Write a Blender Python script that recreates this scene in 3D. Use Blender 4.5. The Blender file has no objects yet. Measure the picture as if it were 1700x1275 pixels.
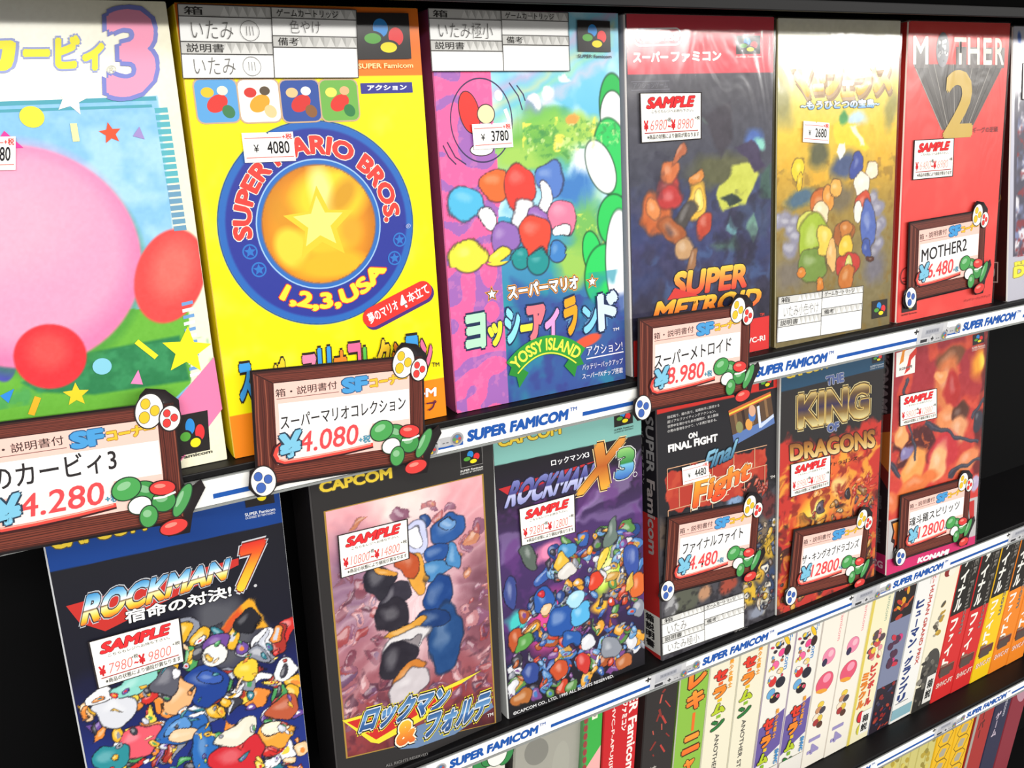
import bpy, math, random
import numpy as np
from mathutils import Vector, Matrix

S = bpy.context.scene
COL = S.collection
MM = 0.001
rad = math.radians

# ---------------------------------------------------------------- camera
cam = bpy.data.cameras.new('camera')
cam.sensor_width = 36.0
cam.lens = 32.475
cam.clip_start = 0.005
cam_ob = bpy.data.objects.new('camera', cam)
COL.objects.link(cam_ob)
_r = Vector((0.86588461, -0.49959966, 0.02537768))
_u = Vector((0.16955515, 0.34083708, 0.92470597))
_f = Vector((0.47063244, 0.79638575, -0.37983528))
cam_ob.matrix_world = Matrix(((_r.x, _u.x, -_f.x, 0.027646), (_r.y, _u.y, -_f.y, -0.370821), (_r.z, _u.z, -_f.z, 0.240943), (0, 0, 0, 1)))
S.camera = cam_ob

# ---------------------------------------------------------------- light
S.view_settings.view_transform = 'Standard'
S.view_settings.look = 'None'
S.view_settings.gamma = 1.0
S.view_settings.use_curve_mapping = False
S.view_settings.exposure = -0.2
world = bpy.data.worlds.new('shop_air')
world.use_nodes = True
world.node_tree.nodes['Background'].inputs[0].default_value = (1.0, 0.97, 0.93, 1)
world.node_tree.nodes['Background'].inputs[1].default_value = 0.38
S.world = world

def area_lamp(name, loc, size, power, color=(1.0, 0.98, 0.94)):
    l = bpy.data.lights.new(name, 'AREA')
    l.shape = 'RECTANGLE'
    l.size, l.size_y = size
    l.energy = power
    l.color = color
    o = bpy.data.objects.new(name, l)
    COL.objects.link(o)
    o.location = loc
    d = Vector((0.35, 0, 0.0)) - Vector(loc)
    o.rotation_euler = d.to_track_quat('-Z', 'Y').to_euler()
    return o
# fluorescent rows hung from the shop ceiling on the far side of the aisle
for k in range(5):
    area_lamp('tube_and_fill_light', (-1.6 + 2.4 * k, -5.2, 1.95), (2.3, 0.16), 95)
area_lamp('tube_and_fill_light', (-0.55, -1.55, 1.25), (1.2, 0.10), 17)  # added fill lamp, nearer than the row, brightens towards the upper left

# ---------------------------------------------------------------- colour helpers
def rgb(c):
    if isinstance(c, str):
        c = c.lstrip('#')
        return np.array([int(c[i:i + 2], 16) / 255.0 for i in (0, 2, 4)])
    return np.array(c, float)
def lin(a):
    a = np.asarray(a, float)
    return np.where(a <= 0.04045, a / 12.92, ((a + 0.055) / 1.055) ** 2.4)

# ---------------------------------------------------------------- materials
def new_mat(name):
    m = bpy.data.materials.new(name)
    m.use_nodes = True
    return m, m.node_tree, m.node_tree.nodes['Principled BSDF']
def print_mat(name, rough, coat, bump=0.0, scale=60):
    m, t, b = new_mat(name)
    a = t.nodes.new('ShaderNodeAttribute'); a.attribute_name = 'ink'
    t.links.new(a.outputs['Color'], b.inputs['Base Color'])
    b.inputs['Roughness'].default_value = rough
    b.inputs['Specular IOR Level'].default_value = 0.22
    b.inputs['Coat Weight'].default_value = coat
    b.inputs['Coat Roughness'].default_value = 0.12
    n = t.nodes.new('ShaderNodeTexNoise'); n.inputs['Scale'].default_value = scale; n.inputs['Detail'].default_value = 3
    c = t.nodes.new('ShaderNodeTexCoord'); t.links.new(c.outputs['Object'], n.inputs['Vector'])
    bp = t.nodes.new('ShaderNodeBump'); bp.inputs['Strength'].default_value = bump; bp.inputs['Distance'].default_value = 0.0015
    t.links.new(n.outputs['Fac'], bp.inputs['Height']); t.links.new(bp.outputs['Normal'], b.inputs['Normal'])
    return m
def plain_mat(name, color, rough=0.5, metal=0.0, noise=0.15, scale=40, spec=0.5):
    m, t, b = new_mat(name)
    n = t.nodes.new('ShaderNodeTexNoise'); n.inputs['Scale'].default_value = scale; n.inputs['Detail'].default_value = 4
    c = t.nodes.new('ShaderNodeTexCoord'); t.links.new(c.outputs['Object'], n.inputs['Vector'])
    r = t.nodes.new('ShaderNodeValToRGB')
    l = lin(rgb(color))
    r.color_ramp.elements[0].color = (*(l * (1 - noise)), 1); r.color_ramp.elements[1].color = (*np.minimum(l * (1 + noise), 1), 1)
    t.links.new(n.outputs['Fac'], r.inputs['Fac']); t.links.new(r.outputs['Color'], b.inputs['Base Color'])
    b.inputs['Roughness'].default_value = rough; b.inputs['Metallic'].default_value = metal; b.inputs['Specular IOR Level'].default_value = spec
    return m
def film_mat(name, strength, rough, bump, scale):
    m = bpy.data.materials.new(name); m.use_nodes = True
    t = m.node_tree; t.nodes.clear()
    out = t.nodes.new('ShaderNodeOutputMaterial'); mix = t.nodes.new('ShaderNodeMixShader')
    tr = t.nodes.new('ShaderNodeBsdfTransparent'); gl = t.nodes.new('ShaderNodeBsdfGlossy')
    gl.inputs['Roughness'].default_value = rough
    fr = t.nodes.new('ShaderNodeFresnel')
    ge = t.nodes.new('ShaderNodeNewGeometry'); ior = t.nodes.new('ShaderNodeMapRange')   # same reflectance from both sides of the thin sheet
    ior.inputs['To Min'].default_value = 1.5; ior.inputs['To Max'].default_value = 1 / 1.5
    t.links.new(ge.outputs['Backfacing'], ior.inputs['Value']); t.links.new(ior.outputs['Result'], fr.inputs['IOR'])
    mu = t.nodes.new('ShaderNodeMath'); mu.operation = 'MULTIPLY'; mu.use_clamp = True; mu.inputs[1].default_value = strength
    n = t.nodes.new('ShaderNodeTexNoise'); n.inputs['Scale'].default_value = scale; n.inputs['Detail'].default_value = 2.5; n.inputs['Distortion'].default_value = 1.2
    c = t.nodes.new('ShaderNodeTexCoord'); mp = t.nodes.new('ShaderNodeMapping'); mp.inputs['Scale'].default_value = (1.0, 1.0, 0.35)
    t.links.new(c.outputs['Object'], mp.inputs['Vector']); t.links.new(mp.outputs['Vector'], n.inputs['Vector'])
    bp = t.nodes.new('ShaderNodeBump'); bp.inputs['Strength'].default_value = bump; bp.inputs['Distance'].default_value = 0.003
    t.links.new(n.outputs['Fac'], bp.inputs['Height']); t.links.new(bp.outputs['Normal'], gl.inputs['Normal']); t.links.new(bp.outputs['Normal'], fr.inputs['Normal'])
    t.links.new(fr.outputs['Fac'], mu.inputs[0]); t.links.new(mu.outputs[0], mix.inputs[0])
    t.links.new(tr.outputs[0], mix.inputs[1]); t.links.new(gl.outputs[0], mix.inputs[2]); t.links.new(mix.outputs[0], out.inputs[0])
    return m
M_COAT = print_mat('coated_card_print', 0.42, 0.12, 0.05, 90)
M_PAPER = print_mat('paper_print', 0.7, 0.0, 0.03, 200)
M_LAM = print_mat('laminated_print', 0.4, 0.3, 0.03, 60)
M_FILM = film_mat('clear_wrapping_film', 1.15, 0.13, 0.16, 45)
M_THIN = film_mat('thin_clear_film', 0.7, 0.22, 0.22, 45)
M_CLEAR = film_mat('clear_stiff_plastic', 1.5, 0.08, 0.15, 30)
M_SHELF = plain_mat('black_painted_steel', '#0c0b0d', 0.5, 0.0, 0.2, 25, 0.3)
M_BACK = plain_mat('black_back_board', '#040405', 0.8, 0.0, 0.15, 12, 0.12)
M_LIP = plain_mat('dull_black_steel', '#030303', 0.8, 0.0, 0.2, 25, 0.02)
M_RAIL = plain_mat('grey_plastic_channel', '#8f9290', 0.35, 0.0, 0.08, 60)

# ---------------------------------------------------------------- tagging
def tag(o, label=None, cat=None, group=None, kind=None):
    for k, v in (('label', label), ('category', cat), ('group', group), ('kind', kind)):
        if v: o[k] = v
    return o
def empty(name, mat):
    o = bpy.data.objects.new(name, None); o.empty_display_size = 0.02
    COL.objects.link(o); o.matrix_world = mat
    return o
def mesh_obj(name, verts, faces, mat, parent=None, smooth=False):
    me = bpy.data.meshes.new(name); me.from_pydata([tuple(v) for v in verts], [], faces); me.update()
    me.materials.append(mat)
    o = bpy.data.objects.new(name, me); COL.objects.link(o)
    if parent: o.parent = parent
    return o

# ---------------------------------------------------------------- lettering
_tc = bpy.data.curves.new('letters', 'FONT'); _to = bpy.data.objects.new('letters', _tc); COL.objects.link(_to)
_cache = {}
def glyphs(body, bold=0.0):
    key = (body, round(bold, 4))
    if key not in _cache:
        _tc.body = body; _tc.offset = bold; _tc.resolution_u = 3; _tc.fill_mode = 'FRONT'
        dg = bpy.context.evaluated_depsgraph_get(); dg.update()
        e = _to.evaluated_get(dg); m = e.to_mesh()
        v = np.array([tuple(x.co)[:2] for x in m.vertices]).reshape(-1, 2); f = [tuple(p.vertices) for p in m.polygons]
        e.to_mesh_clear()
        _cache[key] = (v, f)
    return _cache[key]

def star_pts(c, r, r2=None, n=5, rot=90):
    r2 = r2 or r * 0.45
    return [(c[0] + (r if k % 2 == 0 else r2) * math.cos(rad(rot + k * 180 / n)), c[1] + (r if k % 2 == 0 else r2) * math.sin(rad(rot + k * 180 / n))) for k in range(2 * n)]
def ell_pts(c, rx, ry, rot=0, n=36, a0=0, a1=360):
    cr, sr = math.cos(rad(rot)), math.sin(rad(rot)); o = []
    for k in range(n + (0 if a1 - a0 == 360 else 1)):
        a = rad(a0 + (a1 - a0) * k / n); x, y = rx * math.cos(a), ry * math.sin(a)
        o.append((c[0] + x * cr - y * sr, c[1] + x * sr + y * cr))
    return o

EPS = 0.007
class Print:
    """layered ink on a flat face: points are (u, v) in mm, layers rise towards the viewer (local -y)"""
    def __init__(s, z=0.05):
        s.V = []; s.F = []; s.K = []; s.z = z
    def add(s, pts, faces, cols, step=None):
        b = len(s.V)
        s.z += EPS if step is None else step
        s.V += [(p[0], -s.z, p[1]) for p in pts]
        s.K += [tuple(c) for c in cols]
        s.F += [tuple(b + i for i in f) for f in faces]
    def poly(s, pts, c, c2=None):
        k = rgb(c)
        ks = [k] * len(pts)
        if c2 is not None:   # two-ink blend from the lower to the upper edge
            v = [p[1] for p in pts]; lo, hi = min(v), max(v)
            ks = [k + (rgb(c2) - k) * ((x - lo) / max(hi - lo, 1e-6)) for x in v]
        a = sum(pts[i][0] * pts[(i + 1) % len(pts)][1] - pts[(i + 1) % len(pts)][0] * pts[i][1] for i in range(len(pts)))
        f = list(range(len(pts)))
        if a < 0: f.reverse()
        s.add(pts, [f], ks)
    def rect(s, a, b, c, c2=None): s.poly([(a[0], a[1]), (b[0], a[1]), (b[0], b[1]), (a[0], b[1])], c, c2)
    def ell(s, c, rx, ry, col, rot=0, out=None, w=0.5):
        if out: s.poly(ell_pts(c, rx + w, ry + w, rot), out)
        s.poly(ell_pts(c, rx, ry, rot), col)
    def ring(s, c, r0, r1, col, n=64, k=1.0, a0=0, a1=360):
        P = []; m = n + 1
        for i in range(m):
            a = rad(a0 + (a1 - a0) * i / n)
            for r in (r0, r1): P.append((c[0] + r * math.cos(a), c[1] + r * k * math.sin(a)))
        s.add(P, [(2 * i, 2 * i + 1, 2 * i + 3, 2 * i + 2) for i in range(n)], [rgb(col)] * len(P))
    def line(s, pts, w, col, close=False):
        pts = [np.array(p, float) for p in pts]
        if close: pts.append(pts[0])
        L = []; R = []
        for i, p in enumerate(pts):
            d = pts[min(i + 1, len(pts) - 1)] - pts[max(i - 1, 0)]
            if close and i in (0, len(pts) - 1): d = pts[1] - pts[-2]
            n = np.array([-d[1], d[0]]) / max(np.hypot(*d), 1e-9) * w / 2
            L.append(p + n); R.append(p - n)
        m = len(pts)
        s.add(L + R, [(i, m + i, m + i + 1, i + 1) for i in range(m - 1)], [rgb(col)] * (2 * m))
    def text(s, body, bl, br, tl, col, bold=0.0, out=(), warp=None, taper=1.0):
        """lettering stretched over the parallelogram bl-br-tl; out = ((extra boldness, colour), ...) outermost first;
        col may be a list of (t, colour) stops from the foot to the head of the letters; taper = height at the far end"""
        bl, br, tl = (np.array(p, float) for p in (bl, br, tl))
        v0, _ = glyphs(body, 0.0)
        lo, hi = v0.min(0) - max(bold, 0), v0.max(0) + max(bold, 0); sz = hi - lo
        for extra, c in list(out) + [(0.0, col)]:
            wt = bold + extra; core = min(wt, 0.0); v, f = glyphs(body, core); d = wt - core; nd = 4 if d < .02 else 8
            cps = [(0, 0)] if d < .004 else [(0, 0)] + [(d * math.cos((k + .5) * 2 * math.pi / nd), d * math.sin((k + .5) * 2 * math.pi / nd)) for k in range(nd)]
            for k, o in enumerate(cps):
                q, fk = (v + np.array(o) - lo) / sz, f
                if isinstance(c, list):
                    q, fk = slice_levels(q, f, [t for t, _ in c if 0 < t < 1])
                    ts = np.array([t for t, _ in c]); cs = np.array([rgb(x) for _, x in c])
                    ks = np.stack([np.interp(q[:, 1], ts, cs[:, i]) for i in range(3)], 1)
                else: ks = [rgb(c)] * len(q)
                if warp: p = [warp(x, y) for x, y in q]
                else:
                    h = q[:, 1:2] * (1 + (taper - 1) * q[:, :1])
                    p = bl + q[:, :1] * (br - bl) + h * (tl - bl)
                s.add([tuple(x) for x in p], fk, ks, EPS if k == 0 else 0.0015)
    def arc(s, body, c, r0, r1, a0, a1, col, bold=0.02, out=(), inward=False):
        """lettering bent round the centre c between radii r0 (foot) and r1 (head), from angle a0 to a1"""
        def w(x, y):
            a = rad(a0 + (a1 - a0) * x); r = r0 + (r1 - r0) * y
            return (c[0] + r * math.cos(a), c[1] + r * math.sin(a))
        s.text(body, (0, 0), (1, 0), (0, 1), col, bold, out, warp=w)
    def stack(s, body, top, bot, w, col, bold=0.02, out=(), fill=0.9):
        """characters set one below the other from top to bot"""
        top, bot = np.array(top, float), np.array(bot, float); n = len(body); d = (bot - top) / n
        h = np.hypot(*d); ex = np.array([1, 0.0])
        for i, ch in enumerate(body):
            if ch == ' ': continue
            c = top + d * (i + 0.5)
            if ch in 'ー-':
                a = np.array([c[0] - w * .08, c[1] - h * .42]); s.poly([a, a + (w * .16, 0), a + (w * .16, h * .84), a + (0, h * .84)], col if not isinstance(col, list) else col[0][1])
                continue
            k = 0.62 if ch in 'ァィゥェォッャュョ' else 1.0
            if ch == '・': k = 0.3
            ww, hh = w * k, h * fill * k
            bl = c - np.array([ww / 2, hh / 2])
            s.text(ch, bl, bl + (ww, 0), bl + (0, hh), col, bold, out)
    def build(s, name, mat, parent, art=None):
        V = [np.array(v, float) for v in (s.V,)][0].reshape(-1, 3) if s.V else np.zeros((0, 3))
        K = np.array(s.K).reshape(-1, 3); F = list(s.F)
        me = bpy.data.meshes.new(name)
        if art is not None:
            av, af, ak = art.mesh()
            F = [tuple(i + len(av) for i in f) for f in F]
            V = np.concatenate([av, V]); K = np.concatenate([ak, K])
        else: af = np.zeros((0, 4), int)
        li = np.concatenate([af.ravel(), np.array([i for f in F for i in f], int)])
        cnt = np.concatenate([np.full(len(af), 4), np.array([len(f) for f in F], int)]).astype(int)
        st = np.concatenate([[0], np.cumsum(cnt)[:-1]])
        me.vertices.add(len(V)); me.vertices.foreach_set('co', (V * MM).astype(np.float32).ravel())
        me.loops.add(len(li)); me.loops.foreach_set('vertex_index', li.astype(np.int32))
        me.polygons.add(len(cnt)); me.polygons.foreach_set('loop_start', st.astype(np.int32)); me.polygons.foreach_set('loop_total', cnt.astype(np.int32))
        me.update(calc_edges=True)
        a = me.color_attributes.new('ink', 'FLOAT_COLOR', 'POINT')
        a.data.foreach_set('color', np.concatenate([lin(np.clip(K, 0, 1)), np.ones((len(K), 1))], 1).astype(np.float32).ravel())
        me.materials.append(mat)
        o = bpy.data.objects.new(name, me); COL.objects.link(o)
        if parent: o.parent = parent
        return o

def slice_levels(q, f, levels):
    V = [tuple(p) for p in q]; F = [list(x) for x in f]
    for t in levels:
        new = []
        for fc in F:
            for keep_hi in (False, True):
                o = []
                for i in range(len(fc)):
                    a, b = fc[i], fc[(i + 1) % len(fc)]
                    da, db = V[a][1] - t, V[b][1] - t
                    if (da >= 0) == keep_hi or da == 0: o.append(a)
                    if da * db < 0:
                        k = da / (da - db); V.append((V[a][0] + (V[b][0] - V[a][0]) * k, t)); o.append(len(V) - 1)
                if len(o) >= 3: new.append(o)
        F = new
    return np.array(V), F

# ---------------------------------------------------------------- painted covers: a fine sheet of coloured points
class Art:
    def __init__(s, u0, u1, v0, v1, res=0.5, base='#808080', z=0.05):
        s.z = z
        s.nx = int(round((u1 - u0) / res)) + 1; s.ny = int(round((v1 - v0) / res)) + 1
        s.u = np.linspace(u0, u1, s.nx); s.v = np.linspace(v0, v1, s.ny)
        s.U, s.W = np.meshgrid(s.u, s.v)
        s.c = np.tile(rgb(base), (s.ny, s.nx, 1)).astype(float)
    def mix(s, a, c): s.c += np.clip(a, 0, 1)[..., None] * (np.asarray(c) - s.c)
    def grad(s, stops, axis=1):
        stops = sorted(stops, key=lambda t: t[0]); ts = [t for t, _ in stops]; cs = np.array([rgb(c) for _, c in stops])
        x = s.W if axis else s.U
        s.c = np.stack([np.interp(x, ts, cs[:, i]) for i in range(3)], -1)
    def blob(s, c, rx, ry, col, rot=0, soft=0.15, a=1.0):
        cr, sr = math.cos(rad(rot)), math.sin(rad(rot)); x, y = s.U - c[0], s.W - c[1]
        d = np.sqrt(((x * cr + y * sr) / rx) ** 2 + ((-x * sr + y * cr) / ry) ** 2)
        s.mix(a * np.clip((1 - d) / soft + 0.5, 0, 1), rgb(col))
    def poly(s, pts, col, soft=0.4, a=1.0, rough=0.0, seed=1):
        U, W = s.U, s.W
        if rough: n = s.noise(6, seed) - .5; U = U + n * rough; W = W + (s.noise(6, seed + 9) - .5) * rough
        ins = np.zeros(U.shape, bool); d = np.full(U.shape, 1e9)
        for i in range(len(pts)):
            (x0, y0), (x1, y1) = pts[i], pts[(i + 1) % len(pts)]
            if y0 != y1: ins ^= ((y0 > W) != (y1 > W)) & (U < (x1 - x0) * (W - y0) / (y1 - y0) + x0)
            ex, ey = x1 - x0, y1 - y0; L = ex * ex + ey * ey + 1e-9
            t = np.clip(((U - x0) * ex + (W - y0) * ey) / L, 0, 1)
            d = np.minimum(d, np.hypot(U - x0 - t * ex, W - y0 - t * ey))
        s.mix(a * np.clip(np.where(ins, d, -d) / soft + 0.5, 0, 1), rgb(col))
    def noise(s, scale, seed, oct=3):
        r = np.random.RandomState(seed); o = np.zeros(s.U.shape); amp = 1.0; tot = 0
        for k in range(oct):
            g = r.rand(64, 64); x = (s.U / scale) % 63; y = (s.W / scale) % 63
            xi, yi = x.astype(int), y.astype(int); fx, fy = x - xi, y - yi; fx = fx * fx * (3 - 2 * fx); fy = fy * fy * (3 - 2 * fy)
            o += amp * ((g[yi, xi] * (1 - fx) + g[yi, xi + 1] * fx) * (1 - fy) + (g[yi + 1, xi] * (1 - fx) + g[yi + 1, xi + 1] * fx) * fy)
            tot += amp; amp *= .5; scale /= 2.1
        return o / tot
    def swirl(s, scale, amp, seed=7, mask=None):
        # stirs the wet paint so that plain shapes turn into loose, irregular ones
        dx = (s.noise(scale, seed, 1) - .5) * 2 * amp; dz = (s.noise(scale, seed + 50, 1) - .5) * 2 * amp
        if mask is not None: dx = dx * mask; dz = dz * mask
        st = s.u[1] - s.u[0]; jj, ii = np.meshgrid(np.arange(s.ny), np.arange(s.nx), indexing='ij')
        i = np.clip(np.rint(ii + dx / st), 0, s.nx - 1).astype(int); j = np.clip(np.rint(jj + dz / st), 0, s.ny - 1).astype(int)
        s.c = s.c[j, i]
    def mott(s, scale, amp, seed=3): s.c = s.c + ((s.noise(scale, seed) - .5) * 2 * amp)[..., None]
    def wash(s, scale, col, lo=.5, hi=.65, a=1.0, seed=5, mask=None):
        m = np.clip((s.noise(scale, seed) - lo) / (hi - lo), 0, 1) * a
        s.mix(m if mask is None else m * mask, rgb(col))
    def rays(s, c, n, col, a=.5, seed=2, sharp=3, rmax=120):
        ang = np.arctan2(s.W - c[1], s.U - c[0]); r = np.hypot(s.W - c[1], s.U - c[0])
        g = np.random.RandomState(seed).rand(n + 1); g[n] = g[0]; x = (ang / (2 * math.pi) + .5) * n; i = np.clip(x.astype(int), 0, n - 1)
        k = g[i] * (1 - (x - i)) + g[i + 1] * (x - i)
        s.mix(a * np.clip(k, 0, 1) ** sharp * np.clip(1 - r / rmax, 0, 1), rgb(col))
    def shards(s, region, n, pal, r0, r1, seed=1, out='#15131a', w=0.45, kinds='edc'):
        """a heap of plain rounded, ringed and pointed shapes inside region, big ones first"""
        rn = random.Random(seed); us = [p[0] for p in region]; vs = [p[1] for p in region]; k = 0; t = 0
        while k < n and t < n * 30:
            t += 1; c = (rn.uniform(min(us), max(us)), rn.uniform(min(vs), max(vs)))
            ins = False
            for i in range(len(region)):
                (x0, y0), (x1, y1) = region[i], region[(i + 1) % len(region)]
                if (y0 > c[1]) != (y1 > c[1]) and c[0] < (x1 - x0) * (c[1] - y0) / (y1 - y0) + x0: ins = not ins
            if not ins: continue
            r = r1 + (r0 - r1) * k / n; q = r * rn.uniform(.45, 1); rot = rn.uniform(0, 180); col = rgb(rn.choice(pal)); kd = rn.choice(kinds)
            sub = s.window(c, r + 2)
            if sub is None: k += 1; continue
            if kd == 'd':
                def rp(e): return [(c[0] + x * math.cos(rad(rot)) - y * math.sin(rad(rot)), c[1] + x * math.sin(rad(rot)) + y * math.cos(rad(rot))) for x, y in ((-r - e, -q * .5), (-r * .3, -q * .7 - e), (r + e, q * .1), (r * .2, q * .7 + e))]
                if out: sub.poly(rp(w), out, .35)
                sub.poly(rp(0), col, .35)
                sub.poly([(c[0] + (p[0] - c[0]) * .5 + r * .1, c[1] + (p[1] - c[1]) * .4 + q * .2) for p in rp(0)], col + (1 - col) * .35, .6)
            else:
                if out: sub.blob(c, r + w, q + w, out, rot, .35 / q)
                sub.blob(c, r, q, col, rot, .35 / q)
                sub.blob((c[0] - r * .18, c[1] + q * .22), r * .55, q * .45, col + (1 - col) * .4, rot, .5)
                if kd == 'c': sub.blob(c, r * .42, q * .42, rgb(rn.choice(pal)), rot, .2)
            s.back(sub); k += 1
    def window(s, c, r):
        i0, i1 = np.searchsorted(s.u, [c[0] - r, c[0] + r]); j0, j1 = np.searchsorted(s.v, [c[1] - r, c[1] + r])
        if i1 - i0 < 2 or j1 - j0 < 2: return None
        b = Art.__new__(Art); b.U = s.U[j0:j1, i0:i1]; b.W = s.W[j0:j1, i0:i1]; b.c = s.c[j0:j1, i0:i1].copy(); b.sl = (slice(j0, j1), slice(i0, i1)); return b
    def back(s, b): s.c[b.sl] = b.c
    def mesh(s):
        V = np.stack([s.U.ravel(), np.full(s.U.size, -s.z), s.W.ravel()], 1)
        i = np.arange(s.ny * s.nx).reshape(s.ny, s.nx)
        F = np.stack([i[:-1, :-1].ravel(), i[:-1, 1:].ravel(), i[1:, 1:].ravel(), i[1:, :-1].ravel()], 1)
        return V, F, s.c.reshape(-1, 3)

# ---------------------------------------------------------------- boxes
def carton(parent, w, h, d, cols, mat=None, bev=0.7, name='carton'):
    """folded card box with softened edges; cols: front, left, right, top, bottom, edge"""
    b = bev; V = []; F = []; K = []
    def quad(p, c):
        i = len(V); V.extend(p); F.append((i, i + 1, i + 2, i + 3)); K.extend([rgb(c)] * 4)
    fr, lf, rt, tp, bt, ed = cols
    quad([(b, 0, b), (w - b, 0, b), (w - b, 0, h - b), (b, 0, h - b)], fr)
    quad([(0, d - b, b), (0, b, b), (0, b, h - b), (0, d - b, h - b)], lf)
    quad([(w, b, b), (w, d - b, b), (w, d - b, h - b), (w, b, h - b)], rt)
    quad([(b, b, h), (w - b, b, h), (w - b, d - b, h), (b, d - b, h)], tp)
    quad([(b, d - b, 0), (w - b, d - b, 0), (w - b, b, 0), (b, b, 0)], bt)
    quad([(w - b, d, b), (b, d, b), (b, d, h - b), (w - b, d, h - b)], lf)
    quad([(0, b, b), (b, 0, b), (b, 0, h - b), (0, b, h - b)], ed)
    quad([(w - b, 0, b), (w, b, b), (w, b, h - b), (w - b, 0, h - b)], ed)
    quad([(b, 0, h - b), (w - b, 0, h - b), (w - b, b, h), (b, b, h)], ed)
    quad([(b, b, 0), (w - b, b, 0), (w - b, 0, b), (b, 0, b)], ed)
    quad([(0, b, h - b), (b, b, h), (b, d - b, h), (0, d - b, h - b)], ed)
    quad([(w - b, b, h), (w, b, h - b), (w, d - b, h - b), (w - b, d - b, h)], ed)
    quad([(0, d - b, b), (b, d - b, 0), (b, b, 0), (0, b, b)], ed)
    quad([(w, b, b), (w - b, b, 0), (w - b, d - b, 0), (w, d - b, b)], ed)
    quad([(0, d - b, h - b), (b, d, h - b), (b, d, b), (0, d - b, b)], ed)
    quad([(w, d - b, b), (w - b, d, b), (w - b, d, h - b), (w, d - b, h - b)], ed)
    p = Print(); p.V = V; p.F = F; p.K = [tuple(k) for k in K]
    return p.build(name, mat or M_COAT, parent)

def box_root(name, x, y, z, tilt, yaw):
    return empty(name, Matrix.Translation((x * MM, y * MM, z * MM)) @ Matrix.Rotation(rad(yaw), 4, 'Z') @ Matrix.Rotation(rad(-tilt), 4, 'X'))

def film(parent, w, h, d, o=0.95, mat=None):
    """clear wrap drawn round the box, pinched a little at the corners"""
    V = [(-o * .5, -o, -0.0), (w + o * .5, -o, -0.0), (w + o * .5, -o, h + .4), (-o * .5, -o, h + .4), (-o * .5, d, 0), (w + o * .5, d, 0), (w + o * .5, d, h + .4), (-o * .5, d, h + .4)]
    F = [(0, 1, 2, 3), (4, 0, 3, 7), (1, 5, 6, 2), (3, 2, 6, 7)]
    return mesh_obj('film_wrap', [(a * MM, b * MM, c * MM) for a, b, c in V], F, mat or M_FILM, parent)

def console_logo(p, bl, br, tl, text=None, tcol='#222222', bg='#262222', two=False):
    bl, br, tl = (np.array(q, float) for q in (bl, br, tl)); ex, ey = br - bl, tl - bl
    P = lambda a, b: tuple(bl + ex * a + ey * b)
    p.poly([P(0, 0), P(1, 0), P(1, 1), P(0, 1)], bg)
    def oval(a, b, rx, ry, c, g=0.0):
        p.poly([P(a + (rx + g) * math.cos(t * math.pi / 14), b + (ry + g) * math.sin(t * math.pi / 14)) for t in range(28)], c)
    oval(.45, .68, .14, .2, '#2f8fdc'); oval(.295, .45, .155, .115, bg, .05); oval(.295, .45, .155, .115, '#57a53c')
    oval(.73, .49, .14, .2, '#e8363a'); oval(.58, .255, .155, .115, bg, .05); oval(.58, .255, .155, .115, '#f5e021')
    if text:
        p.text(text, P(-.02, -.2), P(1.02, -.2), P(-.02, -.09), tcol, 0.02)
        if two: p.text('LICENSED BY NINTENDO', P(-.02, -.36), P(1.02, -.36), P(-.02, -.25), tcol, 0.01)

def para(bl, br, tl):
    bl, br, tl = (np.array(q, float) for q in (bl, br, tl)); ex, ey = br - bl, tl - bl
    return lambda a, b: tuple(bl + ex * a + ey * b)

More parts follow.
